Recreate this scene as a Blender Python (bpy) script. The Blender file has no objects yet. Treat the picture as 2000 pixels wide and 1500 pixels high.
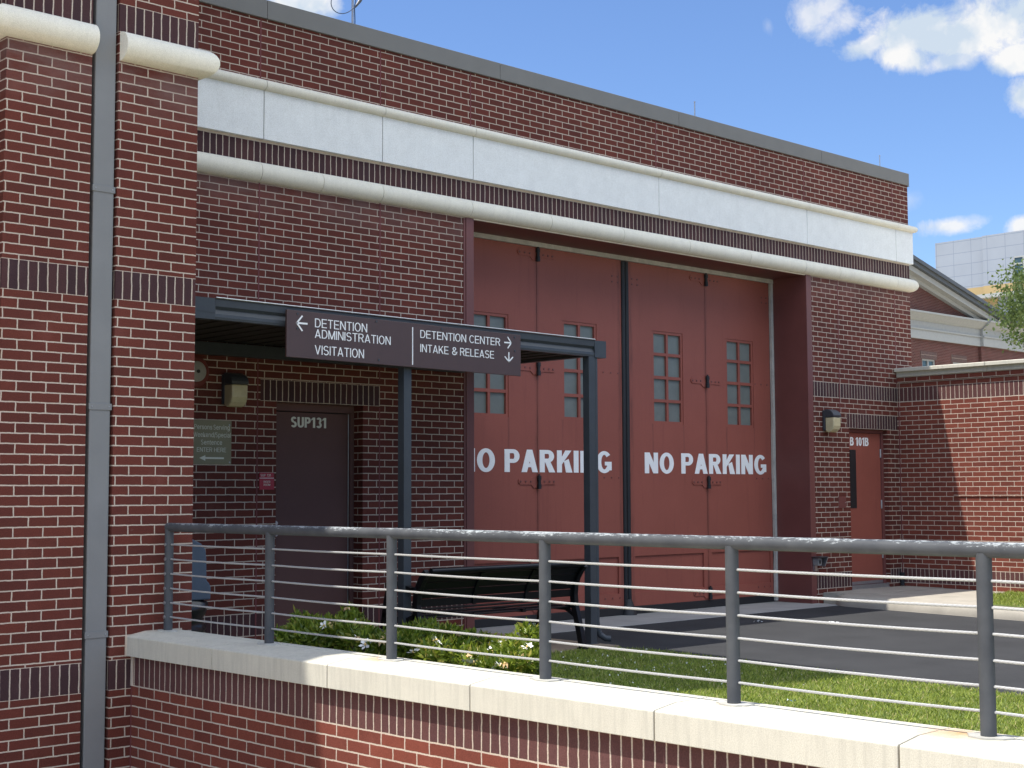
import bpy, math, random
import numpy as np
from mathutils import Vector, Matrix

random.seed(7)
rng = np.random.default_rng(11)
S = bpy.context.scene
COL = S.collection

# ------------------------------------------------------------------ camera
EYE = Vector((0.0, 0.0, 1.478))
yaw, pitch, roll = (math.radians(a) for a in (43.1356, 4.30935, 0.24888))
fwd = Vector((math.sin(yaw) * math.cos(pitch), math.cos(yaw) * math.cos(pitch), math.sin(pitch)))
rt = Vector((math.cos(yaw), -math.sin(yaw), 0))
dn = fwd.cross(rt)
r2 = rt * math.cos(roll) + dn * math.sin(roll)
d2 = -rt * math.sin(roll) + dn * math.cos(roll)
cam = bpy.data.cameras.new('camera')
cam.sensor_fit = 'HORIZONTAL'
cam.sensor_width = 36.0
cam.lens = 36.0 * 2828.81 / 2000
cam.clip_end = 3000
cam_ob = bpy.data.objects.new('camera', cam)
COL.objects.link(cam_ob)
M3 = Matrix((r2, -d2, -fwd)).transposed()
cam_ob.matrix_world = Matrix.Translation(EYE) @ M3.to_4x4()
S.camera = cam_ob

# ------------------------------------------------------------------ light
SUN = Vector((-0.42, 0.19, 1.0)).normalized()
S.view_settings.view_transform = 'Standard'
S.view_settings.look = 'None'
S.view_settings.gamma = 1.0
S.view_settings.exposure = 0.75
S.cycles.max_bounces = 8
sun = bpy.data.lights.new('sun', 'SUN')
sun.energy = 4.0
sun.angle = math.radians(0.5)
sun.color = (1.0, 0.95, 0.86)
sun_ob = bpy.data.objects.new('sun', sun)
COL.objects.link(sun_ob)
sun_ob.rotation_euler = SUN.to_track_quat('Z', 'Y').to_euler()

W = bpy.data.worlds.new('World')
S.world = W
W.use_nodes = True
wn, wl = W.node_tree.nodes, W.node_tree.links
wn.clear()
wout = wn.new('ShaderNodeOutputWorld')
sky = wn.new('ShaderNodeTexSky')
sky.sky_type = 'NISHITA'
sky.sun_disc = False
sky.sun_elevation = math.asin(SUN.z)
sky.sun_rotation = math.atan2(SUN.x, SUN.y)
sky.air_density = 1.0
sky.dust_density = 0.3
sky.ozone_density = 2.4
bg = wn.new('ShaderNodeBackground')
bg.inputs['Strength'].default_value = 0.085
tint = wn.new('ShaderNodeMix')
tint.data_type = 'RGBA'
tint.blend_type = 'MULTIPLY'
tint.inputs[0].default_value = 1.0
tint.inputs[7].default_value = (.90, 1.04, 1.30, 1)
wl.new(sky.outputs[0], tint.inputs[6])
wl.new(tint.outputs[2], bg.inputs['Color'])


def pixdir(px, py):
    v = r2 * ((px - 1000) / 2828.81) + d2 * ((py - 750) / 2828.81) + fwd
    return v.normalized()


# clouds: each a soft patch round one direction of the sky, broken up by noise
tc = wn.new('ShaderNodeTexCoord')
nz = wn.new('ShaderNodeTexNoise')
nz.inputs['Scale'].default_value = 30
nz.inputs['Detail'].default_value = 9
nz.inputs['Roughness'].default_value = 0.66
nz.inputs['Distortion'].default_value = 0.25
wl.new(tc.outputs['Generated'], nz.inputs['Vector'])


def vmath(op, a, b=None):
    n = wn.new('ShaderNodeVectorMath')
    n.operation = op
    if isinstance(a, Vector): n.inputs[0].default_value = a
    else: wl.new(a, n.inputs[0])
    if b is not None:
        if isinstance(b, Vector): n.inputs[1].default_value = b
        else: wl.new(b, n.inputs[1])
    return n.outputs['Value'] if op in ('DOT_PRODUCT', 'LENGTH') else n.outputs['Vector']


def fmath(op, a, b=None, clamp=False):
    n = wn.new('ShaderNodeMath')
    n.operation = op
    n.use_clamp = clamp
    for i, q in enumerate((a, b)):
        if q is None: continue
        if isinstance(q, (int, float)): n.inputs[i].default_value = q
        else: wl.new(q, n.inputs[i])
    return n.outputs[0]


def cloud(d, ru, rv, tilt=0.0, gain=2.0, k=2.2, top=1.0):
    u = Vector((d.y, -d.x, 0)).normalized()
    v = u.cross(d)
    uu = u * math.cos(tilt) + v * math.sin(tilt)
    vv = -u * math.sin(tilt) + v * math.cos(tilt)
    dist = vmath('SUBTRACT', tc.outputs['Generated'], d)
    a = fmath('DIVIDE', vmath('DOT_PRODUCT', dist, uu), ru)
    b = fmath('DIVIDE', vmath('DOT_PRODUCT', dist, vv), rv)
    rr = fmath('SQRT', fmath('ADD', fmath('MULTIPLY', a, a), fmath('MULTIPLY', b, b)))
    m = fmath('SUBTRACT', 1.0, rr)
    m = fmath('MULTIPLY', m, gain)
    nn = fmath('MULTIPLY', fmath('SUBTRACT', nz.outputs['Fac'], 0.5), k)
    m = fmath('ADD', m, nn)
    return fmath('MULTIPLY', fmath('MULTIPLY', m, 1.0, True), top)


CL = [(pixdir(1800, 62), .050, .020, -.05, 2.0, 4.2, 1.0), (pixdir(1925, 45), .042, .026, 0, 2.0, 4.2, 1.0),
      (pixdir(1765, 112), .024, .010, -.3, 2.0, 3.6, 1.0), (pixdir(1992, 112), .024, .012, 0, 2.0, 3.2, 1.0),
      (pixdir(1700, 85), .022, .010, .3, 1.8, 4.0, .9), (pixdir(1850, 120), .030, .008, .1, 1.4, 4.0, .8),
      (pixdir(1590, 22), .026, .014, .2, 1.2, 3.6, .75), (pixdir(1650, 40), .018, .012, .5, 1.2, 3.8, .7),
      (pixdir(2003, 190), .012, .014, .5, 2.0, 3.4, .95),
      (pixdir(1858, 442), .022, .0065, .03, 1.5, 3.4, .9), (pixdir(1890, 436), .014, .005, .0, 1.2, 3.4, .6), (pixdir(1997, 440), .013, .009, .4, 2.0, 3.0, .95),
      (pixdir(585, 0), .030, .013, -.1, 2.2, 3.2, 1.0), (pixdir(1772, 395), .012, .006, .2, 1.0, 3.0, .3), (pixdir(1500, 50), .004, .006, .2, 1.0, 3.0, .2)]
acc = None
for c_ in CL:
    m_ = cloud(*c_)
    acc = m_ if acc is None else fmath('MAXIMUM', acc, m_)
nz2 = wn.new('ShaderNodeTexNoise')
nz2.inputs['Scale'].default_value = 34
nz2.inputs['Detail'].default_value = 4
wl.new(tc.outputs['Generated'], nz2.inputs['Vector'])
cr = wn.new('ShaderNodeValToRGB')
cr.color_ramp.elements[0].position = 0.42
cr.color_ramp.elements[0].color = (.66, .77, .90, 1)
cr.color_ramp.elements[1].position = 0.58
cr.color_ramp.elements[1].color = (1.0, 1.0, 1.0, 1)
wl.new(nz2.outputs['Fac'], cr.inputs['Fac'])
bgc = wn.new('ShaderNodeBackground')
bgc.inputs['Strength'].default_value = 0.57
wl.new(cr.outputs['Color'], bgc.inputs['Color'])
mixw = wn.new('ShaderNodeMixShader')
wl.new(acc, mixw.inputs['Fac'])
wl.new(bg.outputs[0], mixw.inputs[1])
wl.new(bgc.outputs[0], mixw.inputs[2])
# added fill light: bright unseen cloud patches placed in the sky behind the camera
fill_bank = None
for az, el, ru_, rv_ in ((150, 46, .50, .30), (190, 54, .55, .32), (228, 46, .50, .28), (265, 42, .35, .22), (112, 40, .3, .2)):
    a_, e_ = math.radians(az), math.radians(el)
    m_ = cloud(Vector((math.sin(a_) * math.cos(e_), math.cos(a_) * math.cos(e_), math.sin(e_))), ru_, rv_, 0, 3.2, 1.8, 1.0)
    fill_bank = m_ if fill_bank is None else fmath('MAXIMUM', fill_bank, m_)
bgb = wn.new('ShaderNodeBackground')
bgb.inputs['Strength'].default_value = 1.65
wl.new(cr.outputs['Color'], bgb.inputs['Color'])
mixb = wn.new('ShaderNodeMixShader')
wl.new(fill_bank, mixb.inputs['Fac'])
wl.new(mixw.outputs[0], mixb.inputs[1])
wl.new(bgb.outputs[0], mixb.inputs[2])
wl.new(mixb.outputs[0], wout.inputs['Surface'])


# ------------------------------------------------------------------ materials
def newmat(name):
    m = bpy.data.materials.new(name)
    m.use_nodes = True
    nt = m.node_tree
    return m, nt, nt.nodes, nt.links, nt.nodes['Principled BSDF']


def mixc(nt, fac, a, b, mode='MIX'):
    n = nt.nodes.new('ShaderNodeMix')
    n.data_type = 'RGBA'
    n.blend_type = mode
    for i, q in ((0, fac), (6, a), (7, b)):
        if isinstance(q, (int, float)): n.inputs[i].default_value = q
        elif isinstance(q, tuple): n.inputs[i].default_value = (*q, 1) if len(q) == 3 else q
        else: nt.links.new(q, n.inputs[i])
    return n.outputs[2]


def mth(nt, op, a, b=None, clamp=False):
    n = nt.nodes.new('ShaderNodeMath')
    n.operation = op
    n.use_clamp = clamp
    for i, q in enumerate((a, b)):
        if q is None: continue
        if isinstance(q, (int, float)): n.inputs[i].default_value = q
        else: nt.links.new(q, n.inputs[i])
    return n.outputs[0]


def noise(nt, vec, scale, detail=4, rough=.55, dist=0.0):
    n = nt.nodes.new('ShaderNodeTexNoise')
    n.inputs['Scale'].default_value = scale
    n.inputs['Detail'].default_value = detail
    n.inputs['Roughness'].default_value = rough
    n.inputs['Distortion'].default_value = dist
    if vec is not None: nt.links.new(vec, n.inputs['Vector'])
    return n.outputs['Fac']


def ramp(nt, fac, p0, p1, c0=(0, 0, 0), c1=(1, 1, 1)):
    n = nt.nodes.new('ShaderNodeValToRGB')
    n.color_ramp.elements[0].position = p0
    n.color_ramp.elements[1].position = p1
    n.color_ramp.elements[0].color = (*c0, 1)
    n.color_ramp.elements[1].color = (*c1, 1)
    nt.links.new(fac, n.inputs['Fac'])
    return n.outputs['Color']


def wpos(nt, sc=(1, 1, 1)):
    g = nt.nodes.new('ShaderNodeNewGeometry')
    mp = nt.nodes.new('ShaderNodeMapping')
    mp.inputs['Scale'].default_value = sc
    nt.links.new(g.outputs['Position'], mp.inputs['Vector'])
    return mp.outputs['Vector']


def bump(nt, h, strength, dist=.002):
    b = nt.nodes.new('ShaderNodeBump')
    b.inputs['Strength'].default_value = strength
    b.inputs['Distance'].default_value = dist
    nt.links.new(h, b.inputs['Height'])
    nt.links.new(b.outputs[0], nt.nodes['Principled BSDF'].inputs['Normal'])


def plain(name, col, rough=.6, var=.12, scale=9.0, fine=120.0, fvar=.08, metal=0.0, spec=.5, bmp=0.0, streak=None):
    m, nt, N, L, P = newmat(name)
    v = wpos(nt)
    a = noise(nt, v, scale, 5)
    k = ramp(nt, a, .3, .7, tuple(c * (1 - var) for c in col), tuple(min(1, c * (1 + var)) for c in col))
    f = noise(nt, v, fine, 3)
    k = mixc(nt, 1.0, k, ramp(nt, f, .3, .7, (1 - fvar,) * 3, (1 + fvar * .5,) * 3), 'MULTIPLY')
    if streak:
        s = noise(nt, wpos(nt, (7, 7, .5)), 2.0, 6, .7)
        k = mixc(nt, ramp(nt, s, .56, .95), k, streak)
    L.new(k, P.inputs['Base Color'])
    P.inputs['Roughness'].default_value = rough
    P.inputs['Metallic'].default_value = metal
    P.inputs['Specular IOR Level'].default_value = spec
    if bmp: bump(nt, f, bmp)
    return m


def brick(name, ca, cb, mortar, bw, rh, off, ms=.0052, wear=0.25, haze=0.0):
    m, nt, N, L, P = newmat(name)
    uv = N.new('ShaderNodeUVMap').outputs['UV']
    v = wpos(nt)
    # hand-laid joints: nudge the lookup a hair
    nx = noise(nt, v, 16, 2)
    ad = N.new('ShaderNodeVectorMath')
    ad.operation = 'ADD'
    cx = N.new('ShaderNodeCombineXYZ')
    L.new(mth(nt, 'MULTIPLY', mth(nt, 'SUBTRACT', nx, .5), .009), cx.inputs[0])
    L.new(mth(nt, 'MULTIPLY', mth(nt, 'SUBTRACT', noise(nt, v, 19, 2), .5), .007), cx.inputs[1])
    L.new(uv, ad.inputs[0])
    L.new(cx.outputs[0], ad.inputs[1])
    b = N.new('ShaderNodeTexBrick')
    b.offset = off
    b.offset_frequency = 2
    b.squash = 1.0
    L.new(ad.outputs[0], b.inputs['Vector'])
    b.inputs['Scale'].default_value = 1.0
    b.inputs['Mortar Size'].default_value = ms
    b.inputs['Mortar Smooth'].default_value = .25
    b.inputs['Bias'].default_value = 0.0
    b.inputs['Brick Width'].default_value = bw
    b.inputs['Row Height'].default_value = rh
    b.inputs['Color1'].default_value = (*ca, 1)
    b.inputs['Color2'].default_value = (*cb, 1)
    b.inputs['Mortar'].default_value = (*mortar, 1)
    k = b.outputs['Color']
    g = noise(nt, v, 140, 4, .65)
    k = mixc(nt, 1.0, k, ramp(nt, g, .28, .72, (.66, .66, .66), (1.22, 1.22, 1.22)), 'MULTIPLY')
    st = noise(nt, v, 3.2, 6, .65)
    k = mixc(nt, mth(nt, 'MULTIPLY', ramp(nt, st, .56, .8), wear), k, tuple(min(.5, c * 1.25 + .05) for c in ca))
    dk = noise(nt, v, 1.6, 5, .6)
    k = mixc(nt, 1.0, k, ramp(nt, dk, .3, .7, (.86, .86, .86), (1.08, 1.08, 1.08)), 'MULTIPLY')
    # lime bloom: scattered pale smears on single bricks
    ef = noise(nt, wpos(nt, (5, 5, 13)), 1.7, 6, .75)
    k = mixc(nt, mth(nt, 'MULTIPLY', ramp(nt, ef, .66, .74), .22), k, (.36, .29, .27))
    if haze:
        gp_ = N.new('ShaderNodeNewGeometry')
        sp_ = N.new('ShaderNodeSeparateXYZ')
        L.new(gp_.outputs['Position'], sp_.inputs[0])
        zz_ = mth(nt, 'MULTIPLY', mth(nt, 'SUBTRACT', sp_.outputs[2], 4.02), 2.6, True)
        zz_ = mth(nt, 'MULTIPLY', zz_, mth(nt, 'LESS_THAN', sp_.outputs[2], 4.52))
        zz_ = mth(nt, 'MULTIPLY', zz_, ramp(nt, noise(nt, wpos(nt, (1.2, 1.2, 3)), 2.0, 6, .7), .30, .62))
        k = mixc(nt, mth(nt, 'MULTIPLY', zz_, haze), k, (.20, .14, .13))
    L.new(k, P.inputs['Base Color'])
    P.inputs['Roughness'].default_value = .85
    P.inputs['Specular IOR Level'].default_value = .25
    h = mth(nt, 'ADD', mth(nt, 'MULTIPLY', b.outputs['Fac'], -1.0), mth(nt, 'MULTIPLY', g, .35))
    bump(nt, h, .55, .004)
    return m


M = {}
MORT = (.54, .45, .37)
CO = .06773
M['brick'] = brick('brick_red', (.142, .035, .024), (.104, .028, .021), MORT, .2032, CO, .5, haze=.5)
M['soldier'] = brick('brick_soldier_dark', (.052, .026, .030), (.078, .033, .034), MORT, CO, .2032, 0.0)
M['brickL'] = brick('brick_orange_red', (.200, .052, .034), (.150, .040, .028), MORT, .2032, CO, .5)
M['soldierL'] = brick('brick_soldier_brown', (.120, .050, .046), (.095, .040, .040), MORT, CO, .2032, 0.0)
M['brickfar'] = brick('brick_far', (.12, .036, .030), (.085, .028, .025), (.26, .20, .17), .2032, CO, .5)
M['joint'] = plain('sealant', (.15, .036, .038), .7)
M['dark'] = plain('shadow_gap', (.012, .012, .013), .9)
M['mortar'] = plain('mortar', MORT, .9)


def precast(name, col, rust=None, streaky=.5):
    m, nt, N, L, P = newmat(name)
    v = wpos(nt)
    a = noise(nt, v, 6, 6, .6)
    k = ramp(nt, a, .3, .72, tuple(c * .94 for c in col), tuple(min(1, c * 1.03) for c in col))
    sp = noise(nt, v, 210, 3, .6)
    k = mixc(nt, 1.0, k, ramp(nt, sp, .3, .62, (.80, .79, .76), (1.05, 1.05, 1.05)), 'MULTIPLY')
    pit = N.new('ShaderNodeTexVoronoi')
    pit.inputs['Scale'].default_value = 42
    L.new(v, pit.inputs['Vector'])
    k = mixc(nt, mth(nt, 'MULTIPLY', ramp(nt, pit.outputs['Distance'], .03, .10, (1, 1, 1), (0, 0, 0)), .35), k, (.16, .15, .13))
    s = noise(nt, wpos(nt, (14, 14, 1.2)), 2.2, 6, .65)
    k = mixc(nt, mth(nt, 'MULTIPLY', ramp(nt, s, .46, .72), streaky), k, tuple(c * .62 for c in col))
    if rust:
        for (cx_, cy_, rr_) in rust:
            g = N.new('ShaderNodeNewGeometry')
            d = N.new('ShaderNodeVectorMath')
            d.operation = 'SUBTRACT'
            L.new(g.outputs['Position'], d.inputs[0])
            d.inputs[1].default_value = (cx_, cy_, .54)
            sc = N.new('ShaderNodeVectorMath')
            sc.operation = 'MULTIPLY'
            L.new(d.outputs[0], sc.inputs[0])
            sc.inputs[1].default_value = (1 / (rr_ * .8), 1 / rr_, .8)
            ln = N.new('ShaderNodeVectorMath')
            ln.operation = 'LENGTH'
            L.new(sc.outputs[0], ln.inputs[0])
            q = mth(nt, 'SUBTRACT', 1.0, ln.outputs['Value'])
            q = mth(nt, 'ADD', q, mth(nt, 'MULTIPLY', mth(nt, 'SUBTRACT', noise(nt, v, 13, 5, .7), .5), 1.1))
            k = mixc(nt, mth(nt, 'MULTIPLY', mth(nt, 'MULTIPLY', q, 1.0, True), .7), k, (.45, .22, .05))
    L.new(k, P.inputs['Base Color'])
    P.inputs['Roughness'].default_value = .9
    P.inputs['Specular IOR Level'].default_value = .25
    bump(nt, sp, .3, .002)
    return m


M['bull'] = precast('precast_moulding', (.82, .78, .67), streaky=.18)
M['panel'] = precast('precast_panel', (.84, .855, .85), streaky=.10)
M['coping'] = precast('precast_coping', (.575, .55, .475), rust=[(5.14, 6.58, .17), (5.16, 2.98, .20), (5.15, 4.08, .09)], streaky=.45)
M['capmetal'] = plain('parapet_metal', (.205, .203, .196), .8, .04, 3, 300, .03, .0, .08)
M['downmetal'] = plain('downspout_metal', (.205, .207, .208), .5, .05, 4, 200, .03, .0, .3)
M['canopymetal'] = plain('canopy_paint', (.056, .063, .072), .42, .08, 6, 120, .04, spec=.3)
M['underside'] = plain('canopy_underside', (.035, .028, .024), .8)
M['doorred'] = plain('door_red_paint', (.285, .083, .060), .55, .07, 1.4, 60, .05, spec=.35, streak=(.20, .055, .042))
def door_grime(m):
    # rain streaks that run down from the window corners, and dirt along the hinge seams
    nt = m.node_tree
    N, L, P = nt.nodes, nt.links, nt.nodes['Principled BSDF']
    src = P.inputs['Base Color'].links[0].from_socket
    g_ = N.new('ShaderNodeNewGeometry')
    sp = N.new('ShaderNodeSeparateXYZ')
    L.new(g_.outputs['Position'], sp.inputs[0])
    wob = mth(nt, 'MULTIPLY', mth(nt, 'SUBTRACT', noise(nt, wpos(nt, (3, 3, 1.5)), 2.0, 3), .5), .05)
    x = mth(nt, 'ADD', sp.outputs[0], wob)
    tot = None
    fall = mth(nt, 'MULTIPLY', mth(nt, 'SUBTRACT', sp.outputs[2], 1.25), .95, True)
    fall = mth(nt, 'MULTIPLY', fall, mth(nt, 'LESS_THAN', sp.outputs[2], 2.334))
    for xi, wd, fac in [(q, .022, fall) for q in (10.58, 11.16, 12.03, 12.61, 13.62, 14.21, 15.08, 15.67)] + [(q, .045, None) for q in (11.612, 14.668, 13.02, 13.23)]:
        d_ = mth(nt, 'DIVIDE', mth(nt, 'ABSOLUTE', mth(nt, 'SUBTRACT', x, xi)), wd)
        k_ = mth(nt, 'SUBTRACT', 1.0, d_, True)
        if fac is not None: k_ = mth(nt, 'MULTIPLY', k_, fac)
        tot = k_ if tot is None else mth(nt, 'MAXIMUM', tot, k_)
    br = ramp(nt, noise(nt, wpos(nt, (9, 9, 1.1)), 2.0, 5, .7), .32, .66)
    out = mixc(nt, mth(nt, 'MULTIPLY', mth(nt, 'MULTIPLY', tot, br), .62), src, (.07, .026, .022))
    L.new(out, P.inputs['Base Color'])


door_grime(M['doorred'])
M['steelred'] = plain('frame_red_paint', (.155, .052, .046), .5, .08, 3, 80, .05)
M['doorbrown'] = plain('door_brown_paint', (.120, .062, .055), .6, .06, 3, 80, .04, spec=.2)
M['pane'] = plain('frosted_glass', (.150, .168, .155), .4, .12, 5, 60, .03)
M['rubber'] = plain('black_rubber', (.012, .013, .016), .55)
M['trimwood'] = plain('white_trim', (.46, .45, .41), .7, .15, 8, 60, .1)
M['white'] = plain('white_vinyl', (.90, .90, .89), .5, .02)
M['signbrown'] = plain('sign_brown', (.075, .042, .039), .45, .06, 5, 90, .03)
M['signgrey'] = plain('sign_grey_green', (.26, .24, .155), .55, .05, spec=.2)
M['signtext'] = plain('sign_pale_text', (.72, .72, .62), .6, .02)
M['signred'] = plain('sign_red', (.36, .012, .030), .4, .04)
M['bell_red'] = plain('alarm_red', (.16, .025, .018), .5)
M['bell_grey'] = plain('alarm_disc', (.36, .34, .31), .5)
M['silver'] = plain('brushed_metal', (.45, .46, .48), .35, .08, 20, 200, .05, .8)
M['hood'] = plain('lamp_hood', (.045, .050, .058), .45)
M['lens'] = plain('lamp_lens', (.56, .49, .30), .25, .10, 9, 60, .04)
M['blackmetal'] = plain('bench_black', (.006, .0065, .008), .35, .1, 9, 90, .05, spec=.3)
M['bin'] = plain('bin_blue_grey', (.075, .100, .140), .55, .06, spec=.3)
M['bag'] = plain('bin_bag', (.012, .012, .014), .28)
M['asphalt'] = plain('asphalt', (.050, .051, .054), .95, .14, 1.4, 260, .34, spec=.08, bmp=.5)
M['concrete'] = plain('concrete', (.36, .33, .28), .9, .16, 2.5, 160, .14, bmp=.3)
M['apron'] = plain('apron_concrete', (.30, .30, .29), .9, .12, 2.5, 160, .10, bmp=.3)
M['patio'] = plain('patio_concrete', (.27, .205, .145), .9, .14, 3, 160, .12, bmp=.3)
M['soil'] = plain('soil', (.055, .038, .024), .95, .3, 8, 90, .3, bmp=.6)
M['turf'] = plain('turf', (.12, .16, .04), .95, .3, 6, 90, .3)
M['bark'] = plain('bark', (.07, .055, .04), .95, .2, 14, 60, .2)
M['ground'] = plain('ground', (.56, .49, .37), .95, .15, .6, 50, .2)
M['roof'] = plain('roof_membrane', (.30, .30, .29), .9)
M['farroof'] = plain('slate_metal', (.075, .085, .095), .5)
M['fartrim'] = plain('far_trim', (.33, .345, .34), .8, .06)
M['yellow'] = plain('yellow_brick', (.40, .29, .14), .9, .06, .8, 30, .06)
M['farglass'] = plain('far_glass', (.04, .07, .085), .08)
M['litter'] = plain('litter_white', (.75, .77, .78), .5)
M['litterblue'] = plain('litter_blue', (.08, .25, .65), .5)
M['stamen'] = plain('flower_cream', (.70, .48, .18), .7)
M['petal'] = plain('flower_petal', (.82, .80, .74), .6, .05)
M['wilt'] = plain('flower_wilted', (.55, .38, .19), .8, .15)
M['cablewire'] = plain('antenna_wire', (.03, .05, .09), .5)


def panelgrid(name, col, line, bw, rh, ms):
    m, nt, N, L, P = newmat(name)
    b = N.new('ShaderNodeTexBrick')
    b.offset = 0
    L.new(N.new('ShaderNodeUVMap').outputs['UV'], b.inputs['Vector'])
    for k_, v_ in (('Scale', 1), ('Mortar Size', ms), ('Mortar Smooth', .1), ('Bias', -1), ('Brick Width', bw), ('Row Height', rh)):
        b.inputs[k_].default_value = v_
    b.inputs['Color1'].default_value = (*col, 1)
    b.inputs['Color2'].default_value = (*[c * .94 for c in col], 1)
    b.inputs['Mortar'].default_value = (*line, 1)
    k = mixc(nt, 1.0, b.outputs['Color'], ramp(nt, noise(nt, wpos(nt), .5, 4), .3, .7, (.94,) * 3, (1.03,) * 3), 'MULTIPLY')
    L.new(k, P.inputs['Base Color'])
    P.inputs['Roughness'].default_value = .45
    return m


M['panelgrid'] = panelgrid('white_cladding', (.27, .30, .345), (.17, .20, .25), 1.62, .98, .022)


def railpaint(name, chips):
    m, nt, N, L, P = newmat(name)
    v = wpos(nt)
    base = ramp(nt, noise(nt, v, 9, 5), .3, .7, (.058, .062, .070), (.082, .087, .094))
    g = N.new('ShaderNodeNewGeometry')
    sx = N.new('ShaderNodeSeparateXYZ')
    L.new(g.outputs['Position'], sx.inputs[0])
    n1 = noise(nt, wpos(nt, (60, 18, 60)), 1.6, 7, .75)
    if chips:
        up = mth(nt, 'MULTIPLY', mth(nt, 'SUBTRACT', sx.outputs[2], 1.252), 8.0)
        q = mth(nt, 'ADD', n1, up)
        mask = ramp(nt, mth(nt, 'ADD', q, mth(nt, 'MULTIPLY', mth(nt, 'SUBTRACT', noise(nt, v, 3.5, 4), .5), .5)), .70, .80)
    else:
        mask = ramp(nt, n1, .70, .78)
    k = mixc(nt, mth(nt, 'MULTIPLY', mask, .8), base, (.42, .45, .46))
    L.new(k, P.inputs['Base Color'])
    P.inputs['Roughness'].default_value = .6
    P.inputs['Specular IOR Level'].default_value = .25
    bump(nt, n1, .25, .002)
    return m


M['rail'] = railpaint('rail_paint_chipped', True)
M['post'] = railpaint('post_paint', False)


def strand(name):
    m, nt, N, L, P = newmat(name)
    uv = N.new('ShaderNodeUVMap').outputs['UV']
    w = N.new('ShaderNodeTexWave')
    w.wave_type = 'BANDS'
    w.bands_direction = 'DIAGONAL'
    w.inputs['Scale'].default_value = 1.0
    L.new(uv, w.inputs['Vector'])
    L.new(ramp(nt, w.outputs['Fac'], .1, .6, (.20, .20, .21), (.62, .62, .60)), P.inputs['Base Color'])
    P.inputs['Roughness'].default_value = .45
    P.inputs['Metallic'].default_value = .25
    bump(nt, w.outputs['Fac'], .5, .002)
    return m


M['cable'] = strand('steel_cable')


def leafmat(name, dark, light, tip=None, trans=.3, rough=.4):
    m, nt, N, L, P = newmat(name)
    g = N.new('ShaderNodeNewGeometry')
    r = g.outputs['Random Per Island']
    k = ramp(nt, r, 0.05, .95, dark, light)
    if tip:
        k = mixc(nt, ramp(nt, r, .90, .93), k, tip)
    cl = noise(nt, wpos(nt), 3.5, 4)
    k = mixc(nt, 1.0, k, ramp(nt, cl, .3, .7, (.78, .78, .78), (1.15, 1.15, 1.15)), 'MULTIPLY')
    L.new(k, P.inputs['Base Color'])
    P.inputs['Roughness'].default_value = rough
    P.inputs['Specular IOR Level'].default_value = .35
    tr = N.new('ShaderNodeBsdfTranslucent')
    L.new(k, tr.inputs['Color'])
    mx = N.new('ShaderNodeMixShader')
    mx.inputs['Fac'].default_value = trans
    L.new(P.outputs[0], mx.inputs[1])
    L.new(tr.outputs[0], mx.inputs[2])
    L.new(mx.outputs[0], N['Material Output'].inputs['Surface'])
    return m


M['hedgeleaf'] = leafmat('hedge_leaf', (.065, .115, .012), (.27, .33, .035), (.42, .38, .08), .4, .38)
M['treeleaf'] = leafmat('tree_leaf', (.070, .120, .030), (.150, .205, .060), None, .35, .5)
M['grass'] = leafmat('grass_blade', (.125, .185, .020), (.40, .46, .085), (.52, .46, .20), .35, .6)

# ------------------------------------------------------------------ mesh kit
WLOC = {}


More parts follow.
